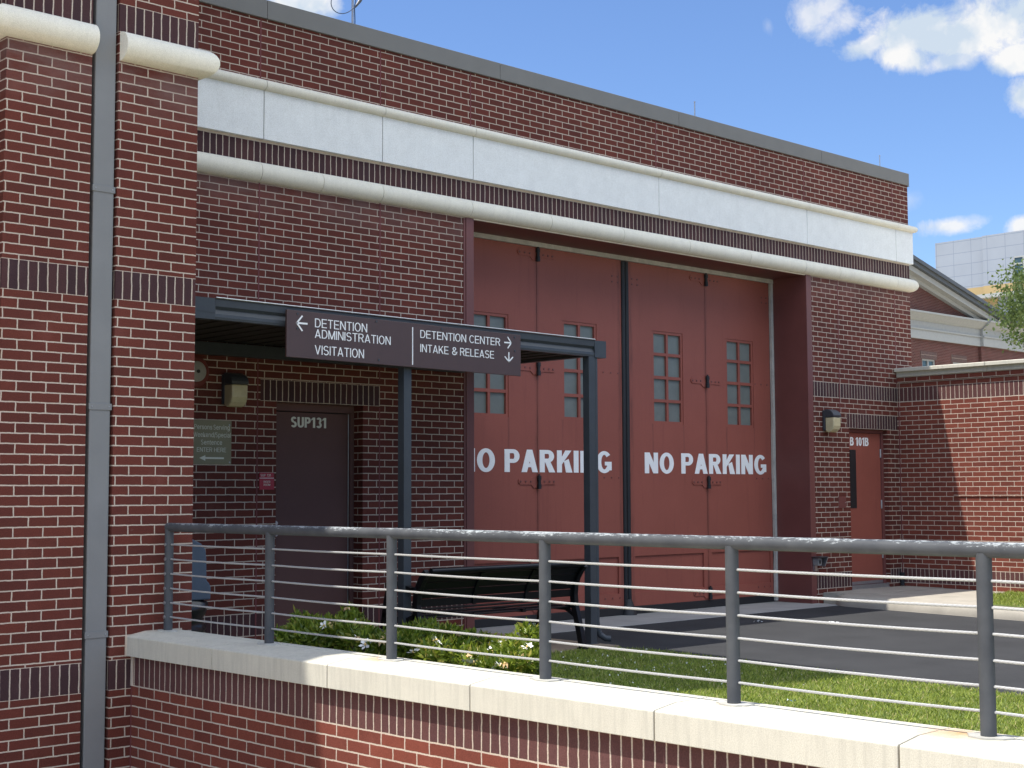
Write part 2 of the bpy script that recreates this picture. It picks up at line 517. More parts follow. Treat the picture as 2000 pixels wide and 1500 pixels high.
class MB:
    def __init__(s):
        s.v, s.f, s.m, s.uv, s.mats = [], [], [], [], []

    def mi(s, mat):
        if mat not in s.mats: s.mats.append(mat)
        return s.mats.index(mat)

    def poly(s, pts, mat, uv=None):
        i = len(s.v)
        s.v += [tuple(p) for p in pts]
        s.f.append(tuple(range(i, i + len(pts))))
        s.m.append(s.mi(mat))
        if uv is None:
            a, b, c = Vector(pts[0]), Vector(pts[1]), Vector(pts[2])
            n = (b - a).cross(c - a)
            ax = max(range(3), key=lambda q: abs(n[q]))
            uv = [(p[1], p[2]) if ax == 0 else (p[0], p[2]) if ax == 1 else (p[0], p[1]) for p in pts]
        s.uv.append(uv)
        return s

    def box(s, x0, x1, y0, y1, z0, z1, mat, skip=''):
        P = lambda a, b, c: (a, b, c)
        if 'F' not in skip: s.poly([P(x0, y0, z0), P(x1, y0, z0), P(x1, y0, z1), P(x0, y0, z1)], mat)
        if 'B' not in skip: s.poly([P(x1, y1, z0), P(x0, y1, z0), P(x0, y1, z1), P(x1, y1, z1)], mat)
        if 'L' not in skip: s.poly([P(x0, y1, z0), P(x0, y0, z0), P(x0, y0, z1), P(x0, y1, z1)], mat)
        if 'R' not in skip: s.poly([P(x1, y0, z0), P(x1, y1, z0), P(x1, y1, z1), P(x1, y0, z1)], mat)
        if 'T' not in skip: s.poly([P(x0, y0, z1), P(x1, y0, z1), P(x1, y1, z1), P(x0, y1, z1)], mat)
        if 'D' not in skip: s.poly([P(x0, y1, z0), P(x1, y1, z0), P(x1, y0, z0), P(x0, y0, z0)], mat)
        return s

    def tube(s, path, r, mat, n=12, cap=True, radii=None, uvrep=None):
        path = [Vector(p) for p in path]
        rings = []
        up = None
        ln = 0.0
        lens = []
        for i, p in enumerate(path):
            if i: ln += (p - path[i - 1]).length
            lens.append(ln)
            t = (path[min(i + 1, len(path) - 1)] - path[max(i - 1, 0)]).normalized()
            if up is None:
                a = Vector((0, 0, 1)) if abs(t.z) < .9 else Vector((1, 0, 0))
                up = (a - t * a.dot(t)).normalized()
            else:
                up = (up - t * up.dot(t)).normalized()
            sd = t.cross(up)
            rr = radii[i] if radii else r
            rings.append([p + (up * math.cos(2 * math.pi * k / n) + sd * math.sin(2 * math.pi * k / n)) * rr for k in range(n)])
        i0 = len(s.v)
        mi = s.mi(mat)
        for ring in rings: s.v += [tuple(q) for q in ring]
        for i in range(len(rings) - 1):
            for k in range(n):
                k2 = (k + 1) % n
                s.f.append((i0 + i * n + k, i0 + i * n + k2, i0 + (i + 1) * n + k2, i0 + (i + 1) * n + k))
                s.m.append(mi)
                ur = uvrep or 1.0
                s.uv.append([(lens[i] * ur, k / n * 6), (lens[i] * ur, (k + 1) / n * 6), (lens[i + 1] * ur, (k + 1) / n * 6), (lens[i + 1] * ur, k / n * 6)])
        if cap:
            s.f.append(tuple(i0 + k for k in range(n))[::-1]); s.m.append(mi); s.uv.append([(0, 0)] * n)
            b = i0 + (len(rings) - 1) * n
            s.f.append(tuple(b + k for k in range(n))); s.m.append(mi); s.uv.append([(0, 0)] * n)
        return s

    def prism(s, prof, axis, a0, a1, mat):
        """prof: 2-D points (the two other axes in x,y,z order), pushed from a0 to a1 along axis"""
        def P(q, a):
            return (a, q[0], q[1]) if axis == 'x' else (q[0], a, q[1]) if axis == 'y' else (q[0], q[1], a)
        n = len(prof)
        ar = sum(prof[i][0] * prof[(i + 1) % n][1] - prof[(i + 1) % n][0] * prof[i][1] for i in range(n))
        if (ar > 0) == (axis == 'y'): prof = prof[::-1]
        for i in range(n):
            p, q = prof[i], prof[(i + 1) % n]
            s.poly([P(p, a0), P(q, a0), P(q, a1), P(p, a1)], mat)
        s.poly([P(p, a0) for p in prof][::-1], mat)
        s.poly([P(p, a1) for p in prof], mat)
        return s

    def sweep(s, path, prof, mat, z=0.0):
        """horizontal moulding: plan path, profile of (outward, z) points, mitred corners"""
        pts = [Vector((p[0], p[1])) for p in path]
        rows = []
        for i, p in enumerate(pts):
            ns = []
            if i > 0:
                d = (p - pts[i - 1]).normalized(); ns.append(Vector((d.y, -d.x)))
            if i < len(pts) - 1:
                d = (pts[i + 1] - p).normalized(); ns.append(Vector((d.y, -d.x)))
            n = ns[0] if len(ns) == 1 else (ns[0] + ns[1]) / (1 + ns[0].dot(ns[1]))
            rows.append([(p.x + n.x * o, p.y + n.y * o, z + h) for o, h in prof])
        m = len(prof)
        for i in range(len(rows) - 1):
            for k in range(m - 1):
                s.poly([rows[i][k], rows[i + 1][k], rows[i + 1][k + 1], rows[i][k + 1]], mat)
        s.poly(rows[0], mat)
        s.poly(rows[-1][::-1], mat)
        return s

    def build(s, name, parent=None, smooth=False, bevel=0.0, weld=False, auto=35):
        me = bpy.data.meshes.new(name)
        o0 = WLOC.get(parent.name, Vector((0, 0, 0))) if parent else Vector((0, 0, 0))
        me.from_pydata([(a - o0.x, b - o0.y, c - o0.z) for a, b, c in s.v], [], s.f)
        for m in s.mats: me.materials.append(M[m])
        me.polygons.foreach_set('material_index', s.m)
        ul = me.uv_layers.new(name='UVMap')
        ul.data.foreach_set('uv', [c for fuv in s.uv for p in fuv for c in p])
        ob = bpy.data.objects.new(name, me)
        COL.objects.link(ob)
        if parent: ob.parent = parent
        WLOC[ob.name] = o0.copy()
        if weld or smooth or bevel:
            import bmesh
            bm = bmesh.new(); bm.from_mesh(me)
            bmesh.ops.remove_doubles(bm, verts=bm.verts, dist=1e-5)
            bm.to_mesh(me); bm.free()
        if smooth:
            me.polygons.foreach_set('use_smooth', [True] * len(me.polygons))
            me.set_sharp_from_angle(angle=math.radians(auto))
        if bevel:
            bv = ob.modifiers.new('bevel', 'BEVEL')
            bv.width = bevel; bv.segments = 2; bv.limit_method = 'ANGLE'; bv.angle_limit = math.radians(40)
        me.update()
        return ob


def thing(name, loc, label, cat, group=None):
    o = bpy.data.objects.new(name, None)
    COL.objects.link(o)
    o.location = loc
    o.empty_display_size = .1
    WLOC[o.name] = Vector(loc)
    return tag(o, label, cat, group)


def tag(o, label=None, cat=None, group=None, kind=None):
    if label: o['label'] = label
    if cat: o['category'] = cat
    if group: o['group'] = group
    if kind: o['kind'] = kind
    return o


def struct(mb, name, **k):
    o = mb.build(name, **k)
    o['kind'] = 'structure'
    return o


def clone(o, loc=None, label=None):
    c = o.copy()
    COL.objects.link(c)
    WLOC[c.name] = WLOC[o.name].copy()
    if loc is not None:
        c.location = loc
        WLOC[c.name] = Vector(loc)
    if label: c['label'] = label
    for ch in o.children:
        d = clone(ch)
        d.parent = c
    return c


def clean(pts):
    return [p for i, p in enumerate(pts) if i == 0 or p != pts[i - 1]]


GRID = .187


def wallgrid(mb, x0, x1, z0, z1, y, matfn, holes=(), cuts_x=(), cuts_z=(), axis='y', flip=False):
    """a masonry face with openings; matfn(x, z) -> (material, v origin)"""
    xs = sorted({x0, x1, *[c for c in cuts_x if x0 < c < x1], *[h[k] for h in holes for k in (0, 1)]})
    zs = sorted({z0, z1, *[c for c in cuts_z if z0 < c < z1], *[h[k] for h in holes for k in (2, 3) if z0 <= h[k] <= z1]})
    for a, b in zip(xs[:-1], xs[1:]):
        for c, d in zip(zs[:-1], zs[1:]):
            mx, mz = (a + b) / 2, (c + d) / 2
            if any(h[0] < mx < h[1] and h[2] < mz < h[3] for h in holes): continue
            mt, v0 = matfn(mx, mz)
            uv = [(a, c - v0), (b, c - v0), (b, d - v0), (a, d - v0)]
            if axis == 'y': pts = [(a, y, c), (b, y, c), (b, y, d), (a, y, d)]
            else: pts = [(y, a, c), (y, b, c), (y, b, d), (y, a, d)]
            if flip: pts, uv = pts[::-1], uv[::-1]
            mb.poly(pts, mt, uv)


def reveal(mb, x0, x1, z0, z1, y, dep, mat, bottom=False, v0=GRID):
    y1 = y + dep
    uv = lambda: [(y, z0 - v0), (y1, z0 - v0), (y1, z1 - v0), (y, z1 - v0)]
    mb.poly([(x0, y, z0), (x0, y1, z0), (x0, y1, z1), (x0, y, z1)], mat, uv())
    mb.poly([(x1, y1, z0), (x1, y, z0), (x1, y, z1), (x1, y1, z1)], mat, [(y1, z0 - v0), (y, z0 - v0), (y, z1 - v0), (y1, z1 - v0)])
    mb.poly([(x0, y, z1), (x0, y1, z1), (x1, y1, z1), (x1, y, z1)], mat, [(x0, 0), (x0, dep), (x1, dep), (x1, 0)])
    if bottom: mb.poly([(x0, y1, z0), (x0, y, z0), (x1, y, z0), (x1, y1, z0)], mat, [(x0, dep), (x0, 0), (x1, 0), (x1, dep)])


# plain grotesque letter shapes: weight+letter | advance | outline points (1/1000) | triangles
GLYPHS = """r&|447|197 -7 165 -5 136 1 110 12 88 26 69 42 54 62 43 84 36 108 34 133 36 154 40 173 47 189 58 205 70 220 85 235 101 249 120 264 140 279 216 335 223 340 230 346 237 352 243 359 249 367 255 375 259 384 261 394 262 405 260 420 255 434 245 445 233 454 219 459 201 461 189 460 178 457 168 453 159 447 151 440 145 431 141 421 138 411 137 399 138 386 141 375 145 363 152 352 159 340 169 327 179 314 191 300 204 284 438 0 364 0 171 231 153 254 136 274 121 293 108 310 96 327 87 344 81 361 77 379 75 398 77 420 82 440 91 458 102 474 117 488 134 499 154 507 176 512 200 513 224 512 246 507 266 499 283 488 297 475 308 459 317 442 322 424 324 404 323 389 320 375 315 362 309 349 301 336 291 325 281 314 269 303 256 293 154 217 135 202 121 188 110 174 103 161 98 146 97 131 98 115 102 101 109 87 118 76 130 66 143 57 158 51 175 48 193 46 213 48 232 52 251 59 269 69 286 81 301 95 315 112 327 131 336 151 343 174 348 198 349 224 408 224 406 194 403 167 397 144 389 124 380 107 371 92 361 80 353 70 345 62 333 47 315 30 294 17 271 7 246 -1 221 -5|72 74 73 71 74 72 71 75 74 70 75 71 70 76 75 69 76 70 69 77 76 69 78 77 68 78 69 68 79 78 67 34 68 34 79 68 67 35 34 33 79 34 67 36 35 33 80 79 32 80 33 66 36 67 66 37 36 31 80 32 66 38 37 66 39 38 30 80 31 30 81 80 65 39 66 65 40 39 29 81 30 65 41 40 29 82 81 65 42 41 28 82 29 64 42 65 64 43 42 27 82 28 27 83 82 64 44 43 63 44 64 26 83 27 26 84 83 63 45 44 25 84 26 62 45 63 25 85 84 24 85 25 62 46 45 23 85 24 62 47 46 23 86 85 61 47 62 22 86 23 21 86 22 61 48 47 21 87 86 20 87 21 60 48 61 19 87 20 60 49 48 19 88 87 18 51 19 51 88 19 60 50 49 59 50 60 51 89 88 59 51 50 51 90 89 58 51 59 51 91 90 58 18 51 18 52 51 57 18 58 18 115 52 115 53 52 17 57 18 57 115 18 17 56 57 16 56 17 16 55 56 15 55 16 14 55 15 14 92 55 92 54 55 118 120 119 118 121 120 13 92 14 13 93 92 12 93 13 12 94 93 117 121 118 117 122 121 11 94 12 11 95 94 11 96 95 116 122 117 10 96 11 116 123 122 10 97 96 9 97 10 115 123 116 9 98 97 115 124 123 8 98 9 8 99 98 114 127 115 127 53 115 53 126 115 126 124 115 126 125 124 8 100 99 113 127 114 7 100 8 7 101 100 112 127 113 127 53 126 7 102 101 6 102 7 111 127 112 111 128 127 6 103 102 111 129 128 110 129 111 6 104 103 110 130 129 5 104 6 109 130 110 5 105 104 108 130 109 5 106 105 107 130 108 5 107 106 107 131 130 5 131 107 4 131 5 4 132 131 3 132 4 3 133 132 2 133 3 2 134 133 1 134 2 1 135 134 0 135 1
r/|249|235 533 71 -76 14 -76 178 533|2 0 3 2 1 0
re|404|212 -8 177 -5 145 3 117 16 92 35 72 58 56 85 44 116 37 150 34 187 36 224 44 258 55 290 71 317 91 340 115 359 142 373 172 382 205 384 226 383 246 380 266 374 285 366 303 355 319 341 334 324 347 305 357 282 365 256 370 227 371 194 371 169 75 169 75 221 338 221 310 202 308 226 304 248 298 269 288 286 277 301 263 314 246 323 227 328 205 330 183 328 164 323 146 313 131 301 119 286 109 270 102 251 97 231 96 211 96 178 98 151 102 127 110 106 121 88 135 73 151 61 169 53 190 48 212 46 227 47 241 49 254 53 265 58 276 65 285 73 294 82 300 93 306 105 365 91 358 72 348 55 335 39 320 26 302 14 283 4 261 -3 237 -7|17 19 18 17 20 19 16 20 17 16 21 20 16 22 21 15 22 16 15 23 22 14 23 15 14 24 23 14 25 24 13 45 14 45 44 14 44 25 14 43 25 44 42 25 43 13 46 45 42 26 25 41 26 42 13 47 46 12 47 13 40 26 41 12 48 47 40 27 26 39 27 40 12 49 48 11 49 12 11 50 49 38 27 39 38 28 27 11 51 50 37 28 38 10 51 11 37 29 28 10 52 51 36 29 37 10 33 52 33 53 52 36 34 29 34 30 29 35 34 36 9 33 10 9 32 33 53 34 33 53 30 34 54 30 53 54 31 30 8 32 9 55 31 54 8 31 32 8 55 31 8 56 55 7 56 8 7 57 56 6 57 7 6 58 57 71 73 72 70 73 71 70 74 73 6 59 58 5 59 6 69 74 70 5 60 59 68 74 69 68 75 74 67 75 68 5 61 60 66 75 67 4 61 5 66 76 75 4 62 61 65 76 66 64 76 65 4 63 62 63 76 64 4 76 63 4 77 76 3 77 4 3 78 77 2 78 3 2 79 78 2 80 79 1 80 2 1 81 80 0 81 1
rr|259|53 0 53 379 112 379 112 321 115 321 124 339 137 354 152 367 171 377 191 383 213 385 218 385 223 385 229 384 235 384 240 384 243 384 243 322 241 323 236 324 230 324 223 325 215 326 207 326 190 324 174 321 159 315 146 306 135 296 126 284 119 269 115 254 114 237 114 0|9 11 10 9 12 11 9 13 12 9 14 13 9 15 14 9 16 15 9 17 16 8 17 9 0 2 1 0 3 2 7 17 8 6 17 7 5 19 6 19 18 6 18 17 6 4 23 5 23 22 5 22 21 5 21 20 5 20 19 5 4 24 23 4 25 24 0 4 3 0 31 4 31 30 4 30 29 4 29 28 4 28 27 4 27 26 4 26 25 4 0 32 31 0 33 32
rs|365|182 -8 157 -7 133 -3 112 3 93 12 76 24 62 38 50 54 41 73 36 94 94 107 101 87 111 72 124 60 141 52 160 47 181 45 206 47 227 53 244 62 258 74 265 88 268 103 266 115 262 126 254 136 243 144 229 150 212 155 149 170 118 180 92 192 72 208 58 227 50 249 47 274 49 295 55 314 65 332 79 347 95 360 115 370 137 378 161 383 187 384 212 383 234 379 254 372 271 363 286 352 299 339 309 324 318 308 324 290 268 277 262 291 254 304 243 316 228 325 210 331 187 333 166 331 147 326 131 317 119 305 111 292 109 277 110 264 115 253 124 243 136 235 152 229 172 223 229 209 261 200 287 187 306 171 320 153 328 131 331 107 329 85 323 65 312 47 298 31 281 18 260 6 236 -2 210 -7|43 45 44 43 46 45 42 46 43 42 47 46 41 47 42 41 48 47 40 48 41 40 49 48 39 49 40 39 50 49 38 50 39 38 60 50 60 51 50 38 61 60 59 51 60 37 61 38 37 62 61 58 51 59 37 63 62 57 51 58 57 52 51 37 64 63 56 52 57 36 64 37 56 53 52 36 65 64 55 53 56 35 65 36 35 66 65 54 53 55 35 67 66 34 67 35 34 68 67 34 69 68 33 69 34 33 70 69 33 71 70 33 72 71 32 72 33 32 73 72 32 74 73 31 74 32 31 75 74 30 75 31 30 76 75 29 76 30 29 77 76 28 77 29 27 77 28 27 78 77 26 78 27 25 78 26 24 78 25 24 79 78 23 79 24 22 79 23 9 11 10 22 80 79 21 80 22 8 11 9 20 80 21 8 12 11 20 81 80 19 81 20 7 12 8 7 13 12 19 82 81 18 82 19 7 14 13 6 14 7 17 82 18 6 15 14 16 82 17 16 83 82 6 16 15 6 83 16 5 83 6 5 84 83 4 84 5 4 85 84 3 85 4 3 86 85 2 86 3 2 87 86 1 87 2 1 0 87
ro|415|207 -8 174 -5 144 3 117 16 93 35 72 58 56 85 44 116 37 150 34 187 37 225 44 260 56 291 72 318 93 341 117 360 144 374 174 382 207 384 241 382 271 374 299 360 323 341 343 318 359 291 371 260 379 225 381 187 379 150 371 116 359 85 343 58 323 35 299 16 271 3 241 -5 207 46 231 49 252 55 270 66 285 80 298 97 307 117 314 139 318 163 319 187 318 212 314 236 307 258 298 278 285 296 270 310 252 321 231 328 207 330 184 328 163 321 145 310 130 296 118 278 108 258 102 236 98 212 96 187 98 163 102 139 108 117 118 97 130 80 145 66 163 55 184 49|17 19 18 16 19 17 16 20 19 15 20 16 15 21 20 14 21 15 14 22 21 13 22 14 13 54 22 54 23 22 13 55 54 53 23 54 13 56 55 52 23 53 13 57 56 51 23 52 12 57 13 51 24 23 12 58 57 50 24 51 12 59 58 49 24 50 11 59 12 49 25 24 11 60 59 48 25 49 10 60 11 48 26 25 10 61 60 47 26 48 10 62 61 46 26 47 46 27 26 9 62 10 9 63 62 45 27 46 8 63 9 8 64 63 44 27 45 44 28 27 8 65 64 43 28 44 43 29 28 7 65 8 7 66 65 42 29 43 7 67 66 41 29 42 6 67 7 41 30 29 6 68 67 40 30 41 5 68 6 40 31 30 5 69 68 39 31 40 5 70 69 38 31 39 4 70 5 38 32 31 4 71 70 37 32 38 4 36 71 36 32 37 4 32 36 3 32 4 3 33 32 2 33 3 2 34 33 1 34 2 1 35 34 0 35 1
rn|409|114 227 114 0 53 0 53 379 112 379 112 287 102 287 116 319 132 344 152 362 175 374 200 382 227 384 252 383 275 377 295 369 313 356 328 340 341 321 350 298 355 271 357 240 357 0 296 0 296 235 293 263 286 286 273 304 256 318 235 326 210 329 192 328 176 324 161 317 147 308 136 297 126 283 119 266 115 248|11 13 12 11 14 13 10 14 11 2 4 3 2 6 4 6 5 4 10 15 14 9 15 10 9 16 15 8 16 9 8 17 16 7 31 8 31 17 8 31 30 17 30 18 17 29 18 30 7 32 31 28 18 29 7 33 32 28 19 18 6 33 7 27 19 28 6 34 33 6 35 34 26 19 27 26 20 19 6 36 35 2 37 6 37 36 6 25 20 26 25 21 20 2 38 37 24 21 25 2 0 38 24 22 21 23 22 24 2 1 0
rv|389|163 0 17 379 84 379 165 155 173 132 180 110 187 87 193 64 199 42 206 21 184 21 191 42 197 64 203 87 209 110 216 132 224 155 305 379 371 379 226 0|0 2 1 0 3 2 16 18 17 16 19 18 0 4 3 15 19 16 0 5 4 14 19 15 0 6 5 13 19 14 0 7 6 12 19 13 11 8 12 8 19 12 0 11 7 11 8 7 0 10 11 9 19 8 0 9 10 0 19 9
ri|166|84 443 73 444 63 448 54 455 47 463 43 472 41 483 43 494 47 504 54 512 63 518 73 522 84 524 95 522 105 518 114 512 121 504 125 494 126 483 125 472 121 463 114 455 105 448 95 444 53 0 53 379 114 379 114 0|24 26 25 24 27 26 11 13 12 10 13 11 10 14 13 9 14 10 9 15 14 8 15 9 8 16 15 7 16 8 7 17 16 6 17 7 6 18 17 5 18 6 5 19 18 4 19 5 4 20 19 3 20 4 3 21 20 2 21 3 2 22 21 1 22 2 1 23 22 0 23 1
rg|425|207 -151 180 -149 156 -146 134 -140 114 -132 97 -122 82 -110 70 -97 59 -84 51 -69 101 -41 107 -49 114 -57 122 -66 131 -74 142 -82 154 -88 169 -93 187 -96 207 -97 236 -95 261 -87 282 -75 298 -58 308 -34 311 -6 311 68 306 68 301 60 294 51 287 41 277 32 266 23 252 16 236 10 217 6 195 5 165 7 138 14 113 27 90 43 71 65 55 90 43 120 36 154 34 191 36 229 43 263 55 293 71 320 90 342 112 361 138 374 166 382 196 384 218 383 237 379 253 373 267 365 279 356 288 346 296 336 302 327 308 319 313 319 313 379 372 379 372 -9 370 -40 363 -67 350 -90 334 -109 314 -124 291 -136 265 -144 237 -149 205 59 227 61 246 66 264 75 278 87 290 103 300 121 307 142 311 166 312 193 311 219 307 242 300 264 291 283 279 299 264 312 247 322 227 328 205 330 182 328 163 322 145 312 130 298 118 282 109 262 102 241 98 218 96 193 98 167 102 144 109 123 118 104 131 88 145 76 163 66 183 61|53 55 54 53 56 55 52 56 53 64 66 65 64 67 66 52 57 56 51 57 52 51 58 57 51 59 58 50 59 51 50 60 59 50 61 60 49 94 50 94 61 50 94 62 61 49 95 94 93 62 94 92 62 93 49 96 95 92 63 62 91 63 92 49 97 96 48 97 49 91 64 63 91 90 64 90 89 64 89 88 64 88 87 64 87 67 64 48 98 97 48 99 98 47 99 48 47 100 99 46 100 47 46 101 100 86 67 87 46 102 101 45 102 46 85 67 86 45 103 102 45 104 103 84 67 85 44 104 45 44 105 104 83 67 84 43 105 44 43 106 105 82 67 83 43 107 106 81 67 82 42 107 43 42 108 107 80 26 81 26 67 81 41 108 42 41 109 108 79 26 80 41 110 109 78 27 79 27 26 79 78 28 27 25 67 26 41 111 110 77 28 78 40 111 41 40 76 111 76 28 77 76 29 28 40 29 76 40 30 29 39 30 40 39 31 30 39 32 31 38 32 39 38 33 32 38 34 33 37 34 38 37 35 34 36 35 37 24 67 25 24 68 67 23 68 24 23 69 68 9 11 10 9 12 11 9 13 12 22 69 23 9 14 13 22 70 69 8 14 9 8 15 14 21 70 22 8 16 15 7 16 8 20 70 21 7 17 16 20 71 70 7 18 17 19 71 20 7 19 18 7 71 19 6 71 7 6 72 71 5 72 6 4 72 5 4 73 72 3 73 4 3 74 73 2 74 3 2 75 74 1 75 2 1 0 75
rk|380|110 137 110 212 121 212 284 379 360 379 184 199 177 199 53 0 53 509 114 509 114 0 294 0 148 186 191 229 372 0|7 9 8 7 1 9 1 10 9 2 4 3 2 13 4 13 5 4 2 12 13 5 14 13 7 0 1 10 2 1 10 12 2 0 5 6 0 14 5 10 11 12 7 14 0 10 14 7 11 14 10
rd|424|195 -8 165 -6 137 3 111 16 89 34 70 57 55 84 43 116 36 151 34 189 36 227 43 261 55 293 70 320 89 342 112 361 137 374 165 382 196 384 218 383 237 379 253 373 267 364 278 355 287 346 295 336 301 327 306 319 311 319 311 509 372 509 372 0 313 0 313 59 307 59 301 50 295 41 287 31 277 21 266 12 252 4 236 -3 217 -7 205 47 226 49 246 55 263 65 278 78 290 95 299 115 306 138 310 162 312 189 310 216 306 241 300 263 290 282 278 299 263 312 246 322 227 328 205 330 182 328 162 322 145 311 130 298 118 281 108 261 102 239 98 215 96 189 98 163 102 139 109 117 118 97 130 80 145 66 162 55 182 49|28 30 29 28 31 30 17 19 18 17 20 19 16 20 17 16 21 20 15 21 16 15 22 21 15 23 22 14 23 15 14 24 23 14 25 24 13 61 14 61 25 14 61 26 25 13 62 61 60 26 61 59 26 60 13 63 62 59 27 26 58 27 59 13 64 63 12 64 13 58 28 27 58 57 28 57 56 28 56 55 28 55 54 28 54 31 28 12 65 64 12 66 65 11 66 12 11 67 66 10 67 11 10 68 67 53 31 54 10 69 68 9 69 10 52 31 53 9 70 69 9 71 70 51 31 52 8 71 9 8 72 71 50 31 51 7 72 8 7 73 72 49 31 50 7 74 73 6 74 7 48 31 49 6 75 74 47 33 48 33 31 48 5 75 6 5 76 75 46 33 47 5 77 76 45 34 46 34 33 46 45 35 34 32 31 33 4 77 5 4 78 77 44 35 45 44 36 35 4 43 78 43 36 44 4 36 43 4 37 36 3 37 4 3 38 37 3 39 38 2 39 3 2 40 39 2 41 40 1 41 2 1 42 41 0 42 1
rp|424|53 -143 53 379 112 379 112 319 118 319 123 327 130 336 137 346 147 355 158 364 171 373 188 379 207 383 229 384 259 382 287 374 313 361 335 342 354 320 370 293 381 261 388 227 390 189 388 151 381 116 370 84 355 57 336 34 313 16 288 3 260 -6 229 -8 208 -7 189 -3 173 4 159 12 147 21 138 31 130 41 124 50 118 59 114 59 114 -143 220 47 242 49 262 55 279 66 294 80 306 97 316 117 323 139 327 163 328 189 327 215 323 239 316 261 307 281 295 298 280 311 262 322 243 328 220 330 198 328 178 322 161 312 147 299 134 282 125 263 118 241 114 216 113 189 114 162 118 138 125 115 135 95 147 78 162 65 179 55 198 49|12 14 13 11 14 12 11 15 14 0 2 1 0 3 2 10 15 11 10 16 15 9 16 10 8 16 9 8 17 16 7 17 8 6 17 7 6 61 17 61 18 17 5 61 6 5 62 61 60 18 61 5 63 62 59 18 60 4 63 5 4 64 63 58 18 59 58 19 18 0 4 3 0 68 4 68 67 4 67 66 4 66 65 4 65 64 4 57 19 58 56 19 57 56 20 19 55 20 56 55 21 20 54 21 55 0 69 68 53 21 54 53 22 21 0 70 69 52 22 53 0 71 70 51 22 52 51 23 22 50 23 51 0 72 71 50 24 23 49 24 50 0 73 72 48 24 49 48 25 24 0 41 73 41 74 73 47 25 48 41 75 74 47 26 25 46 26 47 41 76 75 45 26 46 41 40 76 40 77 76 0 42 41 39 77 40 45 27 26 44 27 45 39 78 77 38 78 39 43 27 44 38 43 78 38 27 43 37 27 38 37 28 27 36 28 37 35 28 36 35 29 28 34 29 35 33 29 34 33 30 29 32 30 33 32 31 30
rc|395|207 -8 174 -5 144 3 117 16 93 35 72 58 56 85 44 116 37 150 34 187 37 225 44 260 56 291 72 318 93 341 117 360 144 374 174 382 207 384 226 384 243 381 260 377 276 371 291 364 305 356 318 346 330 335 340 322 349 308 356 293 362 277 303 262 300 272 295 281 290 289 284 297 278 304 270 311 261 316 252 321 242 325 231 328 220 329 207 330 184 328 163 321 145 310 130 296 118 278 108 258 102 236 98 212 96 187 98 163 102 139 108 117 118 97 130 80 145 66 163 55 184 49 207 46 220 47 232 49 243 52 253 55 262 60 271 66 279 73 285 80 292 89 297 98 301 107 304 117 363 102 357 86 350 70 341 56 331 43 319 32 306 21 292 12 277 5 261 -1 244 -5 226 -7|17 19 18 17 20 19 16 20 17 16 21 20 16 22 21 15 22 16 15 23 22 15 24 23 14 24 15 14 25 24 14 26 25 13 43 14 43 26 14 43 42 26 42 27 26 13 44 43 41 27 42 13 45 44 40 27 41 39 27 40 39 28 27 13 46 45 38 28 39 12 46 13 37 28 38 36 28 37 12 47 46 36 29 28 35 29 36 34 29 35 12 48 47 34 30 29 11 48 12 33 30 34 32 30 33 11 49 48 32 31 30 10 49 11 10 50 49 10 51 50 9 51 10 9 52 51 8 52 9 8 53 52 8 54 53 7 54 8 7 55 54 7 56 55 72 74 73 6 56 7 71 74 72 71 75 74 70 75 71 6 57 56 69 75 70 69 76 75 5 57 6 5 58 57 68 76 69 67 76 68 67 77 76 66 77 67 5 59 58 65 77 66 4 59 5 65 78 77 64 78 65 4 60 59 63 78 64 62 78 63 4 61 60 61 78 62 4 78 61 4 79 78 3 79 4 3 80 79 3 81 80 2 81 3 2 82 81 2 83 82 1 83 2 1 84 83 1 85 84 0 85 1
